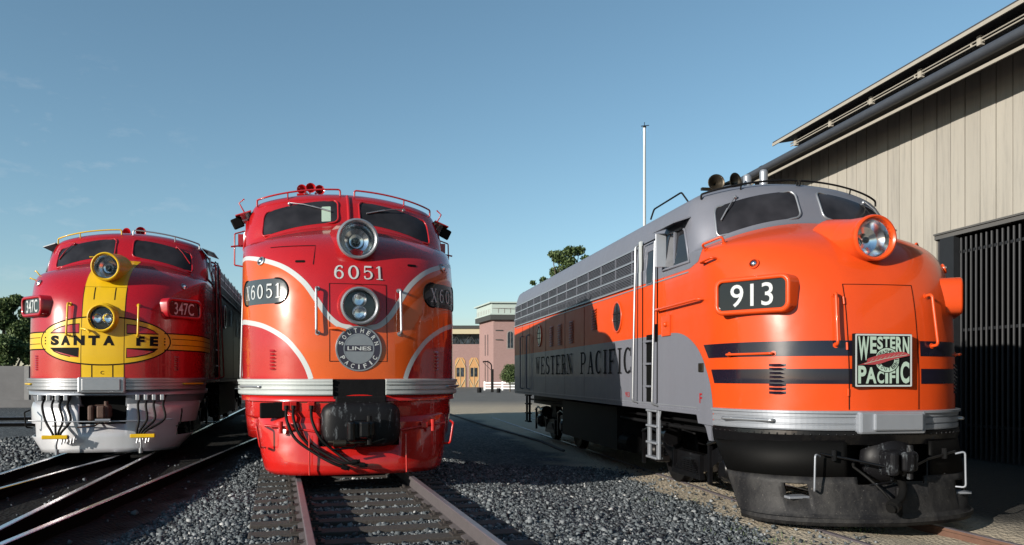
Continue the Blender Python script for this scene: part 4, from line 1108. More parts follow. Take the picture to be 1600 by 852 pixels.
xs=axis(-13,11.,.14,3500); ys=axis(4.5,30,.14,3500,300)
vs=[(x,y,gz(x,y)) for y in ys for x in xs]; nx=len(xs)
fs=[(j*nx+i,j*nx+i+1,(j+1)*nx+i+1,(j+1)*nx+i) for j in range(len(ys)-1) for i in range(nx-1)]
me=bpy.data.meshes.new('ground'); me.from_pydata(vs,[],fs); me.polygons.foreach_set('use_smooth',[True]*len(fs))
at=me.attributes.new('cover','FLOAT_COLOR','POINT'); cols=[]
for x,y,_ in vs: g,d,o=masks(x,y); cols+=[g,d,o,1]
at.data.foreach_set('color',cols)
ground=bpy.data.objects.new('ground',me); link(ground); tag(ground,kind='structure')
m,nt,b=newmat('ground_cover'); A=nt.nodes.new('ShaderNodeAttribute'); A.attribute_name='cover'
sp_=nt.nodes.new('ShaderNodeSeparateColor'); nt.links.new(A.outputs['Color'],sp_.inputs[0])
tc=nt.nodes.new('ShaderNodeTexCoord')
vo=nt.nodes.new('ShaderNodeTexVoronoi'); vo.inputs['Scale'].default_value=21; nt.links.new(tc.outputs['Object'],vo.inputs['Vector'])
vc=nt.nodes.new('ShaderNodeSeparateColor'); nt.links.new(vo.outputs['Color'],vc.inputs[0])
gcol=ramp(nt,vc.outputs[0],[(0,(.02,.022,.025)),(.5,(.05,.057,.062)),(.85,(.085,.095,.10)),(1,(.18,.19,.19))])
dcol=mixc(nt,noise(nt,3,8,.7),(.27,.225,.165),(.40,.35,.27)); d2=noise(nt,60,3)
dcol=mixc(nt,ramp(nt,d2,[(.55,(0,0,0)),(.72,(1,1,1))]),dcol,(.12,.11,.095))
base=mixc(nt,noise(nt,.6,6),(.085,.083,.078),(.14,.137,.13))
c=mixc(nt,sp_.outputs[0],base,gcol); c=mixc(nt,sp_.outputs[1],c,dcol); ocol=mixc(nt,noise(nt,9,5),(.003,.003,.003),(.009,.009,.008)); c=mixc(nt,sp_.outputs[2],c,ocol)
nt.links.new(c,b.inputs['Base Color']); b.inputs['Roughness'].default_value=.9; b.inputs['Specular IOR Level'].default_value=.15
o1=bump(nt,vo.outputs['Distance'],.8,.03,b); bump(nt,noise(nt,40,6,.7),.5,.02,b,prev=o1)
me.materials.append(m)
# ---------------------------------------------------------------- ballast stones
def stones(name,n,xr,yr,szr,accept,mat,seed,label):
    r=np.random.default_rng(seed); X=r.uniform(*xr,n*3); Y=yr[0]+(yr[1]-yr[0])*r.random(n*3)**1.25
    keep=[]
    for x,y,u in zip(X,Y,r.random(n*3)):
        p=accept(x,y)
        if p>u: keep.append((x,y))
        if len(keep)>=n: break
    P=np.array([(x,y,gz(x,y)) for x,y in keep]); k=len(P)
    cube=np.array([(-1,-1,-1),(1,-1,-1),(1,1,-1),(-1,1,-1),(-1,-1,1),(1,-1,1),(1,1,1),(-1,1,1)],float)
    V=cube[None]*(1+r.uniform(-.45,.25,(k,8,3))); sz=r.uniform(*szr,(k,1,1))*r.uniform(.65,1.25,(k,1,3))*(.8+.9*(r.random((k,1,1))**6)); V=V*sz
    # random rotations
    q=r.normal(size=(k,4)); q/=np.linalg.norm(q,axis=1,keepdims=True); w,x,y,z=q.T
    R=np.stack([1-2*(y*y+z*z),2*(x*y-z*w),2*(x*z+y*w),2*(x*y+z*w),1-2*(x*x+z*z),2*(y*z-x*w),2*(x*z-y*w),2*(y*z+x*w),1-2*(x*x+y*y)],1).reshape(k,3,3)
    V=np.einsum('kij,kvj->kvi',R,V); V+=P[:,None,:]; V[:,:,2]+=(r.uniform(-.2,.9,(k,1))*sz[:,0,0:1]*.8)
    q4=np.array([(0,3,2,1),(4,5,6,7),(0,1,5,4),(1,2,6,5),(2,3,7,6),(3,0,4,7)])
    tri=np.concatenate([q4[:,[0,1,2]],q4[:,[0,2,3]]]); Fx=(tri[None]+np.arange(k)[:,None,None]*8).reshape(-1)
    me=bpy.data.meshes.new(name); me.vertices.add(k*8); me.vertices.foreach_set('co',V.reshape(-1)); nf=k*12
    me.loops.add(nf*3); me.loops.foreach_set('vertex_index',Fx.astype(np.int32)); me.polygons.add(nf)
    me.polygons.foreach_set('loop_start',np.arange(0,nf*3,3,dtype=np.int32)); me.polygons.foreach_set('loop_total',np.full(nf,3,dtype=np.int32))
    at=me.attributes.new('tone','FLOAT','POINT'); at.data.foreach_set('value',np.repeat(r.random(k),8))
    me.update(calc_edges=True); me.materials.append(mat); o=bpy.data.objects.new(name,me); link(o); tag(o,label,kind='stuff'); return o
m,nt,b=newmat('ballast_stone'); A=nt.nodes.new('ShaderNodeAttribute'); A.attribute_name='tone'
c=ramp(nt,A.outputs['Fac'],[(0,(.014,.016,.018)),(.45,(.052,.061,.067)),(.8,(.10,.113,.12)),(.97,(.16,.17,.175)),(1,(.33,.33,.32))])
nt.links.new(c,b.inputs['Base Color']); b.inputs['Roughness'].default_value=.75; b.inputs['Specular IOR Level'].default_value=.3; M['stone']=m
TIE_SP=[]   # d positions
d0=6.0
while d0<14: TIE_SP.append(d0); d0+=.55
def acc(x,y):
    g,d,o=masks(x,y)
    p=g+d*.035
    if o>.5: p=.006
    ls=lat(x,y,cS,sS)-1.014; dd=-x*sS+y*cS
    if abs(ls)<1.32 and g>.5:
        k=abs((dd-6.0+.275)%.55-.275)
        if k<.12: p*=.16
        if abs(abs(ls)-.7525)<.085: p=0
    return p
stones('ballast_gravel',88000,(-6.5,3.9),(5.6,15.5),(.0095,.0185),acc,M['stone'],3,'crushed grey stone ballast around the middle track')
stones('gravel_patch',14000,(-13,-5.0),(11.5,26),(.018,.032),lambda x,y:masks(x,y)[0]*(1 if lat(x,y,cA,sA)<-4.3 else 0),M['stone'],5,'grey gravel left of the red and yellow locomotive')
# ---------------------------------------------------------------- rails and ties
m,nt,b=newmat('rail_steel'); c=mixc(nt,noise(nt,7,6),(.09,.075,.085),(.17,.15,.165)); nt.links.new(c,b.inputs['Base Color']); b.inputs['Metallic'].default_value=.35; b.inputs['Roughness'].default_value=.42; M['rail_top']=m
M['rail_shiny']=plain('rail_polished',(1.3,1.3,1.4),.2,.9,.12,8,.05)
M['rail_side']=plain('rail_rust',(.10,.085,.088),.8,.1,.35,9,.3)
M['rail_dark']=plain('rail_dark',(.006,.006,.006),.9,0,.35,9,.3,.03)
M['rail_redrust']=plain('rail_redrust',(.17,.085,.055),.8,.1,.4,9,.3)
M['tie']=plain('tie_wood',(.050,.042,.036),.85,0,.5,4,.6,stretch=(1,8,3))
M['tie_old']=plain('tie_wood_oiled',(.014,.013,.012),.85,0,.5,4,.6)
M['plate']=plain('tie_plate_iron',(.05,.04,.035),.7,.2,.4)
def rail(name_label,pts,ztop,topm,sidem=None):
    prof=[(-.07,0),(-.07,.012),(-.012,.03),(-.009,.13),(-.036,.142),(-.036,.172),(-.028,.178),(.028,.178),(.036,.172),(.036,.142),(.009,.13),(.012,.03),(.07,.012),(.07,0)]
    P=[Vector((p[0],p[1],0)) for p in pts]; vs=[];n=len(prof)
    for i,p in enumerate(P):
        t=(P[min(i+1,len(P)-1)]-P[max(i-1,0)]).normalized(); w=Vector((t.y,-t.x,0))
        for x,z in prof: vs.append(p+w*x+Vector((0,0,ztop-.178+z)))
    mb=MB()
    for i in range(len(P)-1):
        for k in range(n-1):
            mb.add([vs[i*n+k],vs[(i+1)*n+k],vs[(i+1)*n+k+1],vs[i*n+k+1]],[(0,1,2,3)],0 if 5<=k<=7 else 1)
    mb.add(vs[:n],[list(range(n))],1); mb.add(vs[-n:],[list(range(n))[::-1]],1)
    o=mb.build('rail',[topm,sidem or (M['rail_dark'] if topm is M['rail_shiny'] else M['rail_side'])],merge=True); return tag(o,name_label,'rail',None,None)
def line(l,d0,d1,c,s,st=2.0): return [pt(l,d,c,s) for d in frange(d0,d1,st)]
rail('brown rail on the left of the ballasted middle track',line(1.014-.7525,4.5,32,cS,sS),0,M['rail_top'])
rail('brown rail on the right of the ballasted middle track',line(1.014+.7525,4.5,32,cS,sS),0,M['rail_top'])
rail('bright rail running under the left side of the red and yellow locomotive',line(-3.47-.7525,5.5,45,cA,sA),.01,M['rail_shiny'])
rail('bright rail running under the right side of the red and yellow locomotive',line(-3.47+.7525,5.5,45,cA,sA),.01,M['rail_shiny'])
rail('bright diverging rail that ends below the coupler of the red and yellow locomotive',line(-4.95,5.5,15.2,cD,sD),.006,M['rail_shiny'])
rail('bright diverging rail nearest the gravel, running towards the middle locomotive',line(-3.3,5.5,19.5,cD,sD),.006,M['rail_shiny'])
def bentline(off):
    out=[]
    for d in frange(4.5,8.9,1.0):
        l0=lat(4.305,9.15,cN,sN); out.append(pt(l0+off,d-0,cN,sN))
    l1=5.86+off
    for d in frange(9.6,34,2.): out.append(pt(l1,d,cW,sW))
    return out
rail('half buried rail in the dirt under the left of the orange and grey locomotive',bentline(-.7525),-.376,M['rail_top'])
rail('rusty rail standing clear of the dirt at the far right foreground',bentline(.7525),-.376,M['rail_top'],M['rail_redrust'])
rail('thin half buried rail crossing the shaded dirt between the middle and right locomotives',[(1.2,18.5),(.77,21.3),(-.9,28),(-2.5,35),(-6.5,52)],-.33,M['rail_side'])
rail('dull rail on the far left in front of the concrete wall',[(-30,24.5),(-20,25.5),(-12,26.5),(-9,27)],-.14,M['rail_shiny'])
rail('second dull rail on the far left, nearer the concrete wall',[(-30,28.5),(-20,29.5),(-12,30.5),(-9,31)],-.14,M['rail_shiny'])
tm=MB(); tm.rbox((0,0,-.09),(2.6,.23,.18),.012); 
def tie(x,y,z,rz,mat,label,group,src=[None],plates=True):
    if src[0] is None:
        o=tm.build('railroad_tie',mat); tag(o,label,'railroad tie',group)
        for s in(-1,1):
            pb=MB(); pb.rbox((s*.7525,0,.008),(.30,.18,.02),.004)
            for a in(-.105,.105):
                for b2 in(-.05,.05): pb.rbox((s*.7525+a,b2,.03),(.03,.025,.035),.006)
            pb.build('tie_plate',M['plate'],o)
        src[0]=o
    else:
        o=src[0].copy(); C.objects.link(o)
        for ch in src[0].children: c2=ch.copy(); c2.parent=o; C.objects.link(c2)
        if mat is not o.data.materials[0]:
            o.material_slots[0].link='OBJECT'; o.material_slots[0].material=mat
    o.location=(x,y,z); o.rotation_euler=(random.uniform(-.006,.006),random.uniform(-.006,.006),rz+random.uniform(-.012,.012)); o['label']=label; o['group']=group
    return o
src=[None]
for d in TIE_SP: x,y=pt(1.014,d,cS,sS); tie(x,y,-.170+random.uniform(-.004,.004),tS,M['tie'],'weathered wooden tie in the grey ballast under the middle track','ties under the middle track',src)
for k in range(20):
    d=6.2+.58*k; x,y=pt(-3.47,d,cA,sA); tie(x,y,-.172,tA,M['tie_old'],'oily black tie under the tracks at the left foreground','oiled ties at the left',src)
# ---------------------------------------------------------------- weeds
def weeds():
    vs=[];fs=[]
    for cx,cy,n,R in((2.55,9.0,60,.16),(2.75,8.5,90,.22),(4.0,9.45,60,.13),(2.2,11.2,40,.25),(4.15,9.35,30,.08)):
        for _ in range(n):
            x=cx+random.gauss(0,R);y=cy+random.gauss(0,R);z=gz(x,y); h=random.uniform(.02,.07); a=random.uniform(0,6.3); dx,dy=math.cos(a)*.006,math.sin(a)*.006; lx,ly=random.uniform(-.03,.03),random.uniform(-.03,.03)
            k=len(vs); vs+=[(x-dx,y-dy,z-.01),(x+dx,y+dy,z-.01),(x+lx,y+ly,z+h)]; fs.append((k,k+1,k+2))
    mb=MB(); mb.add(vs,fs); o=mb.build('weeds',plain('weed_green',(.10,.15,.05),.8,0,.5,8,0)); tag(o,'small green weeds in the dirt before the orange locomotive',kind='stuff')
weeds()
# ---------------------------------------------------------------- shed
M['shed_board']=plain('shed_board',(.46,.43,.37),.85,0,.24,1.6,.2,stretch=(1,1,.12))
M['shed_dark']=plain('shed_dark',(.045,.045,.05),.8,0,.4,3,.2)
M['shed_trim']=plain('shed_trim',(.42,.39,.33),.8,0,.15,3,.1)
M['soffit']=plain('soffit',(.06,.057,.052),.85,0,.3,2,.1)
M['gutter']=plain('gutter',(.10,.11,.13),.5,.4,.25,4,.1)
M['weathered']=plain('weathered_beam',(.10,.098,.095),.85,0,.45,3,.3,stretch=(1,.3,1))
M['gate']=plain('gate_bar',(.018,.02,.024),.6,.3,.4)
def boardtone():
    m=M['shed_board']; nt=m.node_tree; b=nt.nodes['Principled BSDF']; src=b.inputs['Base Color'].links[0].from_socket
    tc=nt.nodes.new('ShaderNodeTexCoord'); sx=nt.nodes.new('ShaderNodeSeparateXYZ'); nt.links.new(tc.outputs['Object'],sx.inputs[0])
    a=nt.nodes.new('ShaderNodeMath'); a.operation='SUBTRACT'; a.inputs[1].default_value=-6.0; nt.links.new(sx.outputs[1],a.inputs[0])
    d=nt.nodes.new('ShaderNodeMath'); d.operation='DIVIDE'; d.inputs[1].default_value=.43; nt.links.new(a.outputs[0],d.inputs[0])
    f=nt.nodes.new('ShaderNodeMath'); f.operation='FLOOR'; nt.links.new(d.outputs[0],f.inputs[0])
    wn=nt.nodes.new('ShaderNodeTexWhiteNoise'); wn.noise_dimensions='1D'; nt.links.new(f.outputs[0],wn.inputs['W'])
    c=mixc(nt,wn.outputs['Value'],src,(.155,.145,.13)); c2=mixc(nt,.30,src,c)
    st=ramp(nt,noise(nt,5,6,.7,stretch=(1,1.6,.10)),[(.50,(0,0,0)),(.78,(.55,.55,.55))])
    nt.links.new(mixc(nt,st,c2,(.10,.095,.088)),b.inputs['Base Color'])
boardtone()
def shed():
    G=-.42; r=empty('train_shed',(0,0,0),tW,'long shed of vertical beige boards with deep eaves and raised roof monitor at the right','shed')
    L=12.5; D0,D1=-6.0,24.6; ZB=4.53; ZT=7.80
    mb=MB(); mb.bb(L+.03,L+.12,D0,D1,ZB,ZT); mb.bb(L+.03,L+.12,15.9,D1,G,ZB); mb.build('wall_backing',M['shed_dark'],r)
    mb=MB(); d=D0; i=0
    while d<D1-.1:
        z0=ZB if d<15.7 else G
        mb.bb(L-.006*(i%2),L+.03,d+.014,d+.416,z0,ZT-.02); d+=.43; i+=1
    mb.build('wall_boards',M['shed_board'],r)
    mb=MB(); mb.bb(L-.05,L+.10,D0,15.95,ZB-.10,ZB-.01); mb.bb(L-.08,L-.02,D0,15.95,ZB-.008,ZB+.03); mb.build('door_header',M['weathered'],r)
    mb=MB(); mb.bb(L-.05,L+.25,15.35,15.78,G,ZB-.10); mb.build('gate_post',M['gate'],r)
    # lower roof
    mb=MB(); E=(11.45,7.56); R2=(14.0,8.46)
    def slab(a,b2,t,d0,d1,m=0):
        mb.add([(a[0],d0,a[1]),(b2[0],d0,b2[1]),(b2[0],d1,b2[1]),(a[0],d1,a[1]),(a[0],d0,a[1]-t),(b2[0],d0,b2[1]-t),(b2[0],d1,b2[1]-t),(a[0],d1,a[1]-t)],[(0,1,2,3),(7,6,5,4),(0,4,5,1),(1,5,6,2),(2,6,7,3),(3,7,4,0)],m)
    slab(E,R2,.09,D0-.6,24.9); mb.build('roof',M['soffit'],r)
    mb=MB(); mb.tube([(11.40,D0-.6,7.50),(11.40,24.95,7.50)],.105,12); mb.build('gutter',M['gutter'],r)
    mb=MB(); mb.bb(11.52,11.56,D0-.6,24.9,7.27,7.335); mb.build('eave_trim',M['shed_trim'],r)
    # monitor
    mb=MB(); mb.bb(13.95,14.1,D0,24.4,8.2,9.4); mb.build('monitor_wall',M['shed_dark'],r)
    mb=MB(); slab((13.38,9.30),(17,10.0),.07,D0-.6,25.0); mb.build('monitor_roof',M['shed_dark'],r)
    mb=MB(); mb.bb(13.36,13.40,D0-.6,25.0,9.16,9.25); mb.build('monitor_fascia',M['shed_trim'],r)
    mb=MB(); mb.tube([(13.65,D0,9.06),(13.65,24.3,9.06)],.022,6); mb.tube([(13.65,D0,8.98),(13.65,24.3,8.98)],.018,6)
    for d in frange(D0,24,2.05): mb.rbox((13.67,d,9.02),(.12,.12,.22),.01)
    for d in frange(D0+1,24,2.05): mb.rbox((13.66,d,9.03),(.05,.04,.12),.008)
    mb.build('conduit_rail',M['shed_trim'],r)
    # far side, ends, interior
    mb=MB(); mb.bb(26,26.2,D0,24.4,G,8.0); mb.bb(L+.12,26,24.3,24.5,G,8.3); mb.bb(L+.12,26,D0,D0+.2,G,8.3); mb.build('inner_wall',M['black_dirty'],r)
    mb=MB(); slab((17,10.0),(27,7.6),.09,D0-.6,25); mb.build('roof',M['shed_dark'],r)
    # barred gate
    g=bpy.data.objects.new('gate',None); link(g,r)
    mb=MB()
    for d in frange(2.5,15.3,.145): mb.cyl((L+.1,d,G+.05),(0,0,1),.026,ZB-.2-G,6)
    mb.build('gate_bars',M['gate'],g)
    mb=MB()
    for z in(.3,2.35,4.05): mb.bb(L+.13,L+.17,2.5,15.3,z,z+.06)
    for d in frange(2.5,15.3,.145): mb.bb(L+.065,L+.075,d-.02,d+.02,4.05,4.10)
    mb.build('gate_rails',M['gate'],g)
    return r
shed()
# ---------------------------------------------------------------- background buildings
def brick_mat(name,a,b2,mort,sc_=1.0):
    m,nt,b=newmat(name); tc=nt.nodes.new('ShaderNodeTexCoord'); sx=nt.nodes.new('ShaderNodeSeparateXYZ'); nt.links.new(tc.outputs['Object'],sx.inputs[0])
    ad=nt.nodes.new('ShaderNodeMath'); ad.operation='ADD'; nt.links.new(sx.outputs[0],ad.inputs[0]); nt.links.new(sx.outputs[1],ad.inputs[1])
    cb=nt.nodes.new('ShaderNodeCombineXYZ'); nt.links.new(ad.outputs[0],cb.inputs[0]); nt.links.new(sx.outputs[2],cb.inputs[1])
    br=nt.nodes.new('ShaderNodeTexBrick'); br.inputs['Scale'].default_value=2.2; br.inputs['Color1'].default_value=(*a,1); br.inputs['Color2'].default_value=(*b2,1); br.inputs['Mortar'].default_value=(*mort,1); br.inputs['Mortar Size'].default_value=.02
    nt.links.new(cb.outputs[0],br.inputs['Vector']); c=mixc(nt,noise(nt,.5,5),br.outputs[0],(.19,.12,.11)); nt.links.new(c,b.inputs['Base Color']); b.inputs['Roughness'].default_value=.9; return m
M['brick']=brick_mat('pink_brick',(.225,.135,.125),(.18,.105,.098),(.25,.19,.175))
M['cornice']=plain('cornice_mint',(.50,.60,.56),.7,0,.06,1,0)
M['dark_eave']=plain('dark_eave',(.045,.05,.048),.8,0,.2)
M['win_dark']=glassmat('far_window',(.015,.02,.025),.1)
M['sill_stone']=plain('sill_stone',(.32,.28,.26),.8)
M['door_orange']=plain('door_timber',(.62,.34,.13),.7,0,.15,2,.1)
M['cream']=plain('cream_band',(.62,.55,.36),.7,0,.06)
def world_at(px,Y): return (px-CX)*Y/F
def zat(py,Y): return CAMH+(HY-py)*Y/F
def tower():
    Y=118; X0=world_at(771,Y); G=-.4; zt=zat(500,Y)
    r=empty('brick_tower',(X0,Y,G),0,'pink brick building with pale green parapet and an arched window, in the gap between locomotives','building')
    H=zt-G; w=6.5; th=math.radians(62)  # left face recedes
    lx,ly=-math.cos(th)*0,0
    # box rotated so that both faces show: corner at origin
    a=math.radians(4); rt=Vector((math.cos(a),math.sin(a),0)); bk=Vector((-.27,.96,0)).normalized()
    def quadbox(mb,o,u,uw,v,vw,z0,z1,m=0):
        o=Vector(o); p=[o,o+u*uw,o+u*uw+v*vw,o+v*vw]; vs=[(q.x,q.y,z) for z in(z0,z1) for q in p]
        mb.add(vs,[(3,2,1,0),(4,5,6,7),(0,1,5,4),(1,2,6,5),(2,3,7,6),(3,0,4,7)],m)
    mb=MB(); quadbox(mb,(0,0,0),rt,w,bk,9,0,H); mb.build('wall',M['brick'],r)
    o=-rt*.55-bk*.55
    mb=MB(); quadbox(mb,o,rt,w+1.1,bk,10.1,H+.003,H+.75); mb.build('eave',M['dark_eave'],r)
    o=-rt*.35-bk*.35
    mb=MB(); quadbox(mb,o,rt,w+.7,bk,9.7,H+.753,H+2.45); mb.build('parapet',M['cornice'],r)
    o=-rt*.7-bk*.7
    mb=MB(); quadbox(mb,o,rt,w+1.4,bk,10.4,H+2.453,H+2.65); quadbox(mb,-rt*.6-bk*.6,rt,w+1.2,bk,10.2,H+.74,H+.95); mb.build('cornice',M['cornice'],r)
    mb=MB()
    for k in range(8): 
        q=rt*(.6+.9*k)-bk*.36; mb.bb(q.x,q.x+.06,q.y-.03,q.y+.03,H+1.0,H+1.7)
    mb.bb(-.2,w,-.40,-.34,H+1.68,H+1.73)
    for k in range(9):
        q=bk*(.6+1.05*k)-rt*.38; mb.bb(q.x-.02,q.x+.05,q.y-.03,q.y+.03,H+1.0,H+1.7)
    mb.build('parapet_panels',M['sill_stone'],r)
    # arched window
    wx,wz,ww,wh=1.75,H-4.4,.95,2.2
    def arch(x0,x1,z0,z1): return [(x0,z0),(x1,z0)]+[((x0+x1)/2+(x1-x0)/2*math.cos(math.radians(t)),z1+(x1-x0)/2*math.sin(math.radians(t))) for t in range(0,181,20)]
    def pn(name,sh,mat,par,y):
        mb=MB(); vs=[tuple(rt*p[0]+Vector((0,0,p[1]))-bk*y) for p in sh]+[tuple(rt*p[0]+Vector((0,0,p[1]))-bk*(y-.08)) for p in sh]; n=len(sh)
        mb.add(vs,[list(range(n)),list(range(n,2*n))[::-1]]+[(i,n+i,n+(i+1)%n,(i+1)%n) for i in range(n)]); return mb.build(name,mat,par)
    w_=pn('window',arch(wx+.22,wx+1.28,H-4.3,H-2.1),M['sill_stone'],r,.04); pn('pane',arch(wx+.36,wx+1.14,H-4.15,H-2.1),M['win_dark'],w_,.06)
    mb=MB(); q=rt*(wx+.75)-bk*.075; mb.bb(q.x-.03,q.x+.03,q.y-.02,q.y,H-4.15,H-1.7); mb.build('glazing_bar',M['sill_stone'],w_)
    for z in(H-1.6,H-3.0):
        mb=MB(); q=rt*.3-bk*.05; mb.bb(q.x,q.x+1.0,q.y-.05,q.y+.05,z,z+.12); mb.build('wall_anchor',M['dark_eave'],r)
    for z0,z1 in((H-5.2,H-2.0),(.8,4.2)):
        for k in(3.2,4.9):
            mb=MB(); q=bk*k-rt*.03; p=bk*(k+.22)-rt*.03; mb.add([(q.x,q.y,z0),(p.x,p.y,z0),(p.x,p.y,z1),(q.x,q.y,z1)],[(0,1,2,3)]); o2=mb.build('slot_window',M['win_dark'],r); md=o2.modifiers.new('s','SOLIDIFY'); md.thickness=.03
    mb=MB(); q=rt*2.3-bk*.04; mb.bb(q.x,q.x+1.2,q.y-.04,q.y+.04,0,2.2); mb.build('door',M['dark_eave'],r)
tower()
def lowb():
    Y=127; G=-.4; x0=world_at(560,Y); x1=world_at(748,Y); z=lambda py:zat(py,Y)-G
    r=empty('brick_carshop',(0,Y,G),0,'low brick building with cream roof band and orange timber doors, left of the brick tower','building')
    mb=MB(); mb.bb(x0,x1+.6,0,8,0,z(538)); mb.build('wall',M['brick'],r)
    mb=MB(); mb.bb(x0,x1+.3,1.2,7,z(538),z(522)); mb.build('clerestory',M['win_dark'],r)
    mb=MB()
    for x in frange(x0,x1,2.4): mb.tube([(x,.6,z(537)),(x+1.0,.6,z(523))],.06,5); mb.tube([(x+2.0,.6,z(537)),(x+1.0,.6,z(523))],.06,5); mb.bb(x+.95,x+1.05,.6,.7,z(538),z(522))
    mb.build('truss',M['dark_eave'],r)
    mb=MB(); mb.bb(x0,x1+.5,-.3,7.4,z(522),z(514)); mb.build('roof_band',M['cream'],r)
    mb=MB(); mb.bb(x0,x1+.5,-.45,7.6,z(514)+.003,z(509)); mb.build('roof_edge',M['dark_eave'],r)
    for a,b2 in((711,727),(733,748)):
        a,b2=world_at(a,Y),world_at(b2,Y); h=z(559)
        mb=MB(); mb.add([(a,-.06,0),(b2,-.06,0),(b2,-.06,h-.5),(b2-.35,-.06,h),(a+.35,-.06,h),(a,-.06,h-.5)]+[(a,.0,0),(b2,.0,0),(b2,.0,h-.5),(b2-.35,.0,h),(a+.35,.0,h),(a,.0,h-.5)],[(0,1,2,3,4,5)]+[(i,i+6,(i+1)%6+6,(i+1)%6) for i in range(6)])
        dr=mb.build('timber_door',M['door_orange'],r)
        mb=MB(); w=b2-a; 
        for k in range(2): x=a+w*(.14+.42*k); mb.bb(x,x+w*.30,-.10,-.07,h*.36,h*.66)
        mb.build('door_window',M['win_dark'],dr)
        mb=MB()
        for k in(0,.5,1): x=a+w*k; mb.bb(x-.04,x+.04,-.13,-.07,0,h*.68)
        mb.tube([(a,-.1,h*.3),(a+w*.45,-.1,.05)],.05,5); mb.tube([(b2,-.1,h*.3),(b2-w*.45,-.1,.05)],.05,5); mb.tube([(a,-.1,h*.7),(a+w*.4,-.1,h*.97)],.05,5); mb.tube([(b2,-.1,h*.7),(b2-w*.4,-.1,h*.97)],.05,5)
        mb.build('door_brace',M['cream'],dr)
lowb()
M['fence_white']=plain('fence_white',(1.3,1.3,1.3),.6,0,.05)
def rail_fence():
    Y=98; G=gz(0,98); x0=world_at(757,Y); r=empty('white_fence',(x0,Y,G),0,'white three-rail fence in front of the brick building','fence')
    for k in range(8): mb=MB(); mb.bb(k*2.2-.10,k*2.2+.10,-.07,.07,0,1.10); mb.build('post',M['fence_white'],r)
    for z in(.25,.58,.92): mb=MB(); mb.bb(0,15.4,-.11,-.073,z-.085,z+.085); mb.build('rail_board',M['fence_white'],r)
rail_fence()
def spout():
    Y=86; x=world_at(768,Y); G=gz(x,Y); h=zat(565,Y)-G; r=empty('water_crane',(x,Y,G),0,'dark iron standpipe with bent arm in front of the brick tower','standpipe')
    mb=MB(); mb.tube([(0,0,0),(0,0,h*.9),(-.35,0,h),(-.95,0,h*.99)],.07,8,bend=.2); mb.tube([(-.95,0,h*.99),(-.05,0,h*.72)],.025,6); mb.build('pipe',M['black_dirty'],r)
    mb=MB(); mb.cyl((.12,0,0),(0,0,1),.11,h*.75,12); mb.build('column',M['black_dirty'],r)
spout()
for px,Y,h,rr,lb in((749,84,.55,.22,'small dark barrel left of the iron standpipe'),(779,84,.48,.20,'small dark barrel right of the iron standpipe')):
    x=world_at(px,Y); mb=MB(); mb.lathe([(0,0),(rr,0),(rr*1.08,h*.5),(rr,h),(0,h)],(0,0,0),(0,0,1),16); o=mb.build('barrel',M['black_dirty']); o.location=(x,Y,gz(x,Y)); tag(o,lb,'barrel')
def leafmat(name,a,b2):
    m,nt,b=newmat(name); A=nt.nodes.new('ShaderNodeAttribute'); A.attribute_name='tone'; c=ramp(nt,A.outputs['Fac'],[(0,a),(1,b2)]); nt.links.new(c,b.inputs['Base Color']); b.inputs['Roughness'].default_value=.65; b.inputs['Specular IOR Level'].default_value=.3
    tr=nt.nodes.new('ShaderNodeBsdfTranslucent'); nt.links.new(c,tr.inputs[0]); mx=nt.nodes.new('ShaderNodeMixShader'); mx.inputs[0].default_value=.25
    nt.links.new(b.outputs[0],mx.inputs[1]); nt.links.new(tr.outputs[0],mx.inputs[2]); nt.links.new(mx.outputs[0],nt.nodes['Material Output'].inputs[0]); return m
M['leaf']=leafmat('leaf_green',(.03,.055,.018),(.10,.14,.05)); M['bark']=plain('bark',(.10,.08,.06),.9,0,.3)
def crown(name,blobs,n,size,mat,parent,seed):
    r=np.random.default_rng(seed); w=np.array([b_[3]**2 for b_ in blobs],float); w/=w.sum(); V=[];T=[]
    for _ in range(n):
        b_=blobs[r.choice(len(blobs),p=w)]; d=r.normal(size=3); d/=np.linalg.norm(d); rad=b_[3]*r.random()**.45
        c=np.array(b_[:3])+d*rad*np.array([1,1,.8]); u=r.normal(size=3); u/=np.linalg.norm(u); v=np.cross(u,r.normal(size=3)); v/=np.linalg.norm(v); s=size*r.uniform(.6,1.3)
        V+= [c-u*s,c-v*s*.5,c+u*s,c+v*s*.5]; T+=[r.random()]*4
    me=bpy.data.meshes.new(name); me.from_pydata([tuple(p) for p in V],[],[(4*i,4*i+1,4*i+2,4*i+3) for i in range(n)]); at=me.attributes.new('tone','FLOAT','POINT'); at.data.foreach_set('value',T); me.materials.append(mat); me.update()
    o=bpy.data.objects.new(name,me); link(o,parent); return o
def tree(label,px,Y,blobs_px,n,size,seed,cat='tree'):
    """blobs in (px,py,radius_px) as seen from the camera's place, spread in depth"""
    r=random.Random(seed); x=world_at(px,Y); G=gz(x,Y); root=empty('tree',(x,Y,G),0,label,cat)
    bl=[((bx-CX)*Y/F-x,r.uniform(-1,1)*rp*Y/F*.8,CAMH+(HY-by)*Y/F-G,rp*Y/F) for bx,by,rp in blobs_px]
    crown('crown',bl,n,size,M['leaf'],root,seed)
    top=max(b_[2] for b_ in bl); mb=MB(); mb.tube([(0,0,-.1),(.1,.1,top*.35),(0,.1,top*.6)],[.28,.22,.16],8)
    for b_ in bl: mb.tube([(0,.1,top*.45),((b_[0])*.5,b_[1]*.5,(top*.45+b_[2])/2),(b_[0],b_[1],b_[2])],[.12,.07,.02],6)
    mb.build('trunk',M['bark'],root)
    return root
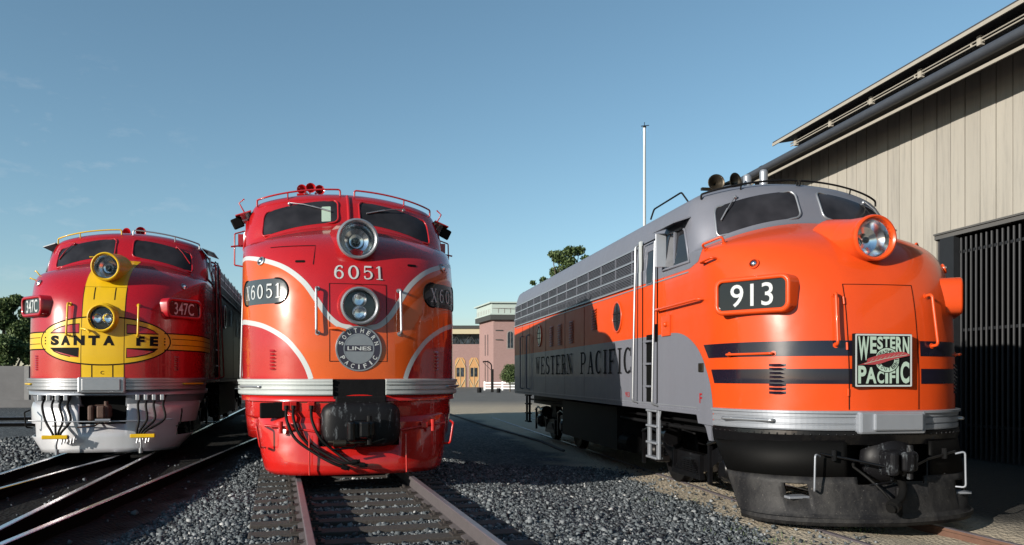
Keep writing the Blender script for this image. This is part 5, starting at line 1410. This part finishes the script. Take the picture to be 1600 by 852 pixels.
tree('airy green tree rising behind the roof of the orange and grey locomotive',885,60,[(872,402,13),(890,395,12),(905,392,10),(887,415,16),(862,398,7),(915,405,8),(870,425,12),(850,438,7),(833,442,5),(838,455,9),(858,450,10),(885,440,20),(905,430,18),(822,460,5),(845,470,14)],8500,.115,4)
def shrub():
    Y=90; x=world_at(797,Y); G=gz(x,Y); r=empty('shrub',(x,Y,G),0,'round dark green shrub in front of the brick tower','shrub')
    bl=[(0,0,2.1,1.0),(-.5,0,1.7,.75),(.3,.2,2.5,.8),(.2,0,1.5,.9),(-.2,0,2.7,.55)]; crown('crown',bl,5200,.09,M['leaf'],r,9); mb=MB(); mb.tube([(0,0,0),(0,0,1.6)],.08,6); mb.build('trunk',M['bark'],r)
shrub()
tree('tall dark tree at the far left edge behind the concrete wall',5,60,[(10,478,16),(25,470,12),(38,490,14),(5,500,20),(30,515,18),(12,540,24),(40,545,14),(-15,500,25),(-20,545,28)],14000,.15,11)
tree('lighter green bushy tree low behind the concrete wall at the far left',20,52,[(15,540,20),(35,548,16),(0,555,20),(42,562,10),(-20,550,20),(15,562,14)],9000,.12,13,'bush')
tree('dark tree behind the gap between the left wall and the red and yellow locomotive',60,75,[(52,500,18),(70,520,20),(48,530,18),(85,540,25)],4000,.25,17)
def lwall():
    M['concrete']=plain('old_concrete',(.15,.15,.155),.9,0,.3,1.2,.2)
    Y=43; r=empty('concrete_wall',(world_at(-60,Y),Y,-.4),math.radians(4),'grey concrete retaining wall at the far left','wall')
    zt=zat(572,Y)+.4; mb=MB(); mb.bb(-12,10,0,.3,0,zt); mb.build('wall',M['concrete'],r)
    mb=MB(); 
    for x in frange(-12,10,2.2): mb.bb(x-.12,x+.12,-.06,-.003,.2,zt)
    mb.build('pilaster',plain('pale_pilaster',(.26,.26,.26),.9),r)
    mb=MB(); mb.bb(-12,10,-.45,-.003,0,.5); mb.build('footing',M['concrete'],r)
lwall()
def fpole():
    Y=28; x=world_at(1007,Y); G=gz(x,Y); h=zat(200,Y)-G; r=empty('flagpole',(x,Y,G),0,'tall thin white pole behind the cab of the orange locomotive','pole')
    mb=MB(); mb.tube([(0,0,0),(0,0,h*.6),(0,0,h)],[.07,.055,.045],10); mb.build('shaft',M['white_paint'],r)
    mb=MB(); mb.cyl((0,0,h),(0,0,1),.06,.05,10); mb.tube([(-.12,0,h+.06),(.16,0,h+.09)],.015,5); mb.tube([(0,0,h),(0,0,h+.2)],.012,5); mb.build('finial',M['black_dirty'],r)
fpole()
# ---------------------------------------------------------------- light, sky, camera
EL=17; AZ=math.atan2(-.76,-.65)
sd=Vector((-.76,-.65,math.tan(math.radians(EL)))).normalized()
su=bpy.data.lights.new('sun','SUN'); su.energy=5.0; su.angle=math.radians(.5); su.color=(1,.93,.83)
so=bpy.data.objects.new('sun',su); link(so); so.rotation_euler=(-sd).to_track_quat('-Z','Y').to_euler()
w=bpy.data.worlds.new('World'); sc.world=w; w.use_nodes=True; nt=w.node_tree; bg=nt.nodes['Background']
sk=nt.nodes.new('ShaderNodeTexSky'); sk.sky_type='NISHITA'; sk.sun_disc=False; sk.sun_elevation=math.radians(EL); sk.sun_rotation=AZ%(2*PI); sk.air_density=1.0; sk.dust_density=.3; sk.ozone_density=3.0; sk.altitude=50
hs=nt.nodes.new('ShaderNodeHueSaturation'); hs.inputs['Saturation'].default_value=.95; hs.inputs['Hue'].default_value=.483; nt.links.new(sk.outputs[0],hs.inputs['Color'])
tg=nt.nodes.new('ShaderNodeTexCoord'); dp=nt.nodes.new('ShaderNodeVectorMath'); dp.operation='DOT_PRODUCT'; dp.inputs[1].default_value=Vector((-.56,1,.235)).normalized(); nt.links.new(tg.outputs['Generated'],dp.inputs[0])
cm=ramp(nt,dp.outputs['Value'],[(.985,(0,0,0)),(.998,(1,1,1))])
cn=ramp(nt,noise(nt,22,6,.6,coord='Generated',stretch=(1,1,2.5)),[(.56,(0,0,0)),(.78,(.13,.13,.13))])
mu=nt.nodes.new('ShaderNodeMath'); mu.operation='MULTIPLY'; nt.links.new(cm,mu.inputs[0]); nt.links.new(cn,mu.inputs[1])
nt.links.new(mixc(nt,mu.outputs[0],hs.outputs[0],(7,6.6,6.4)),bg.inputs[0]); bg.inputs[1].default_value=.079
cam=bpy.data.cameras.new('camera'); co=bpy.data.objects.new('camera',cam); link(co); co.location=(0,0,CAMH); co.rotation_euler=(PI/2,0,0)
cam.sensor_width=36; cam.lens=36*F/1600; cam.shift_y=(HY-426)/1600; cam.clip_end=8000; cam.clip_start=.1
sc.camera=co
sc.view_settings.view_transform='Standard'; sc.view_settings.look='None'; sc.view_settings.gamma=1; sc.view_settings.exposure=.87
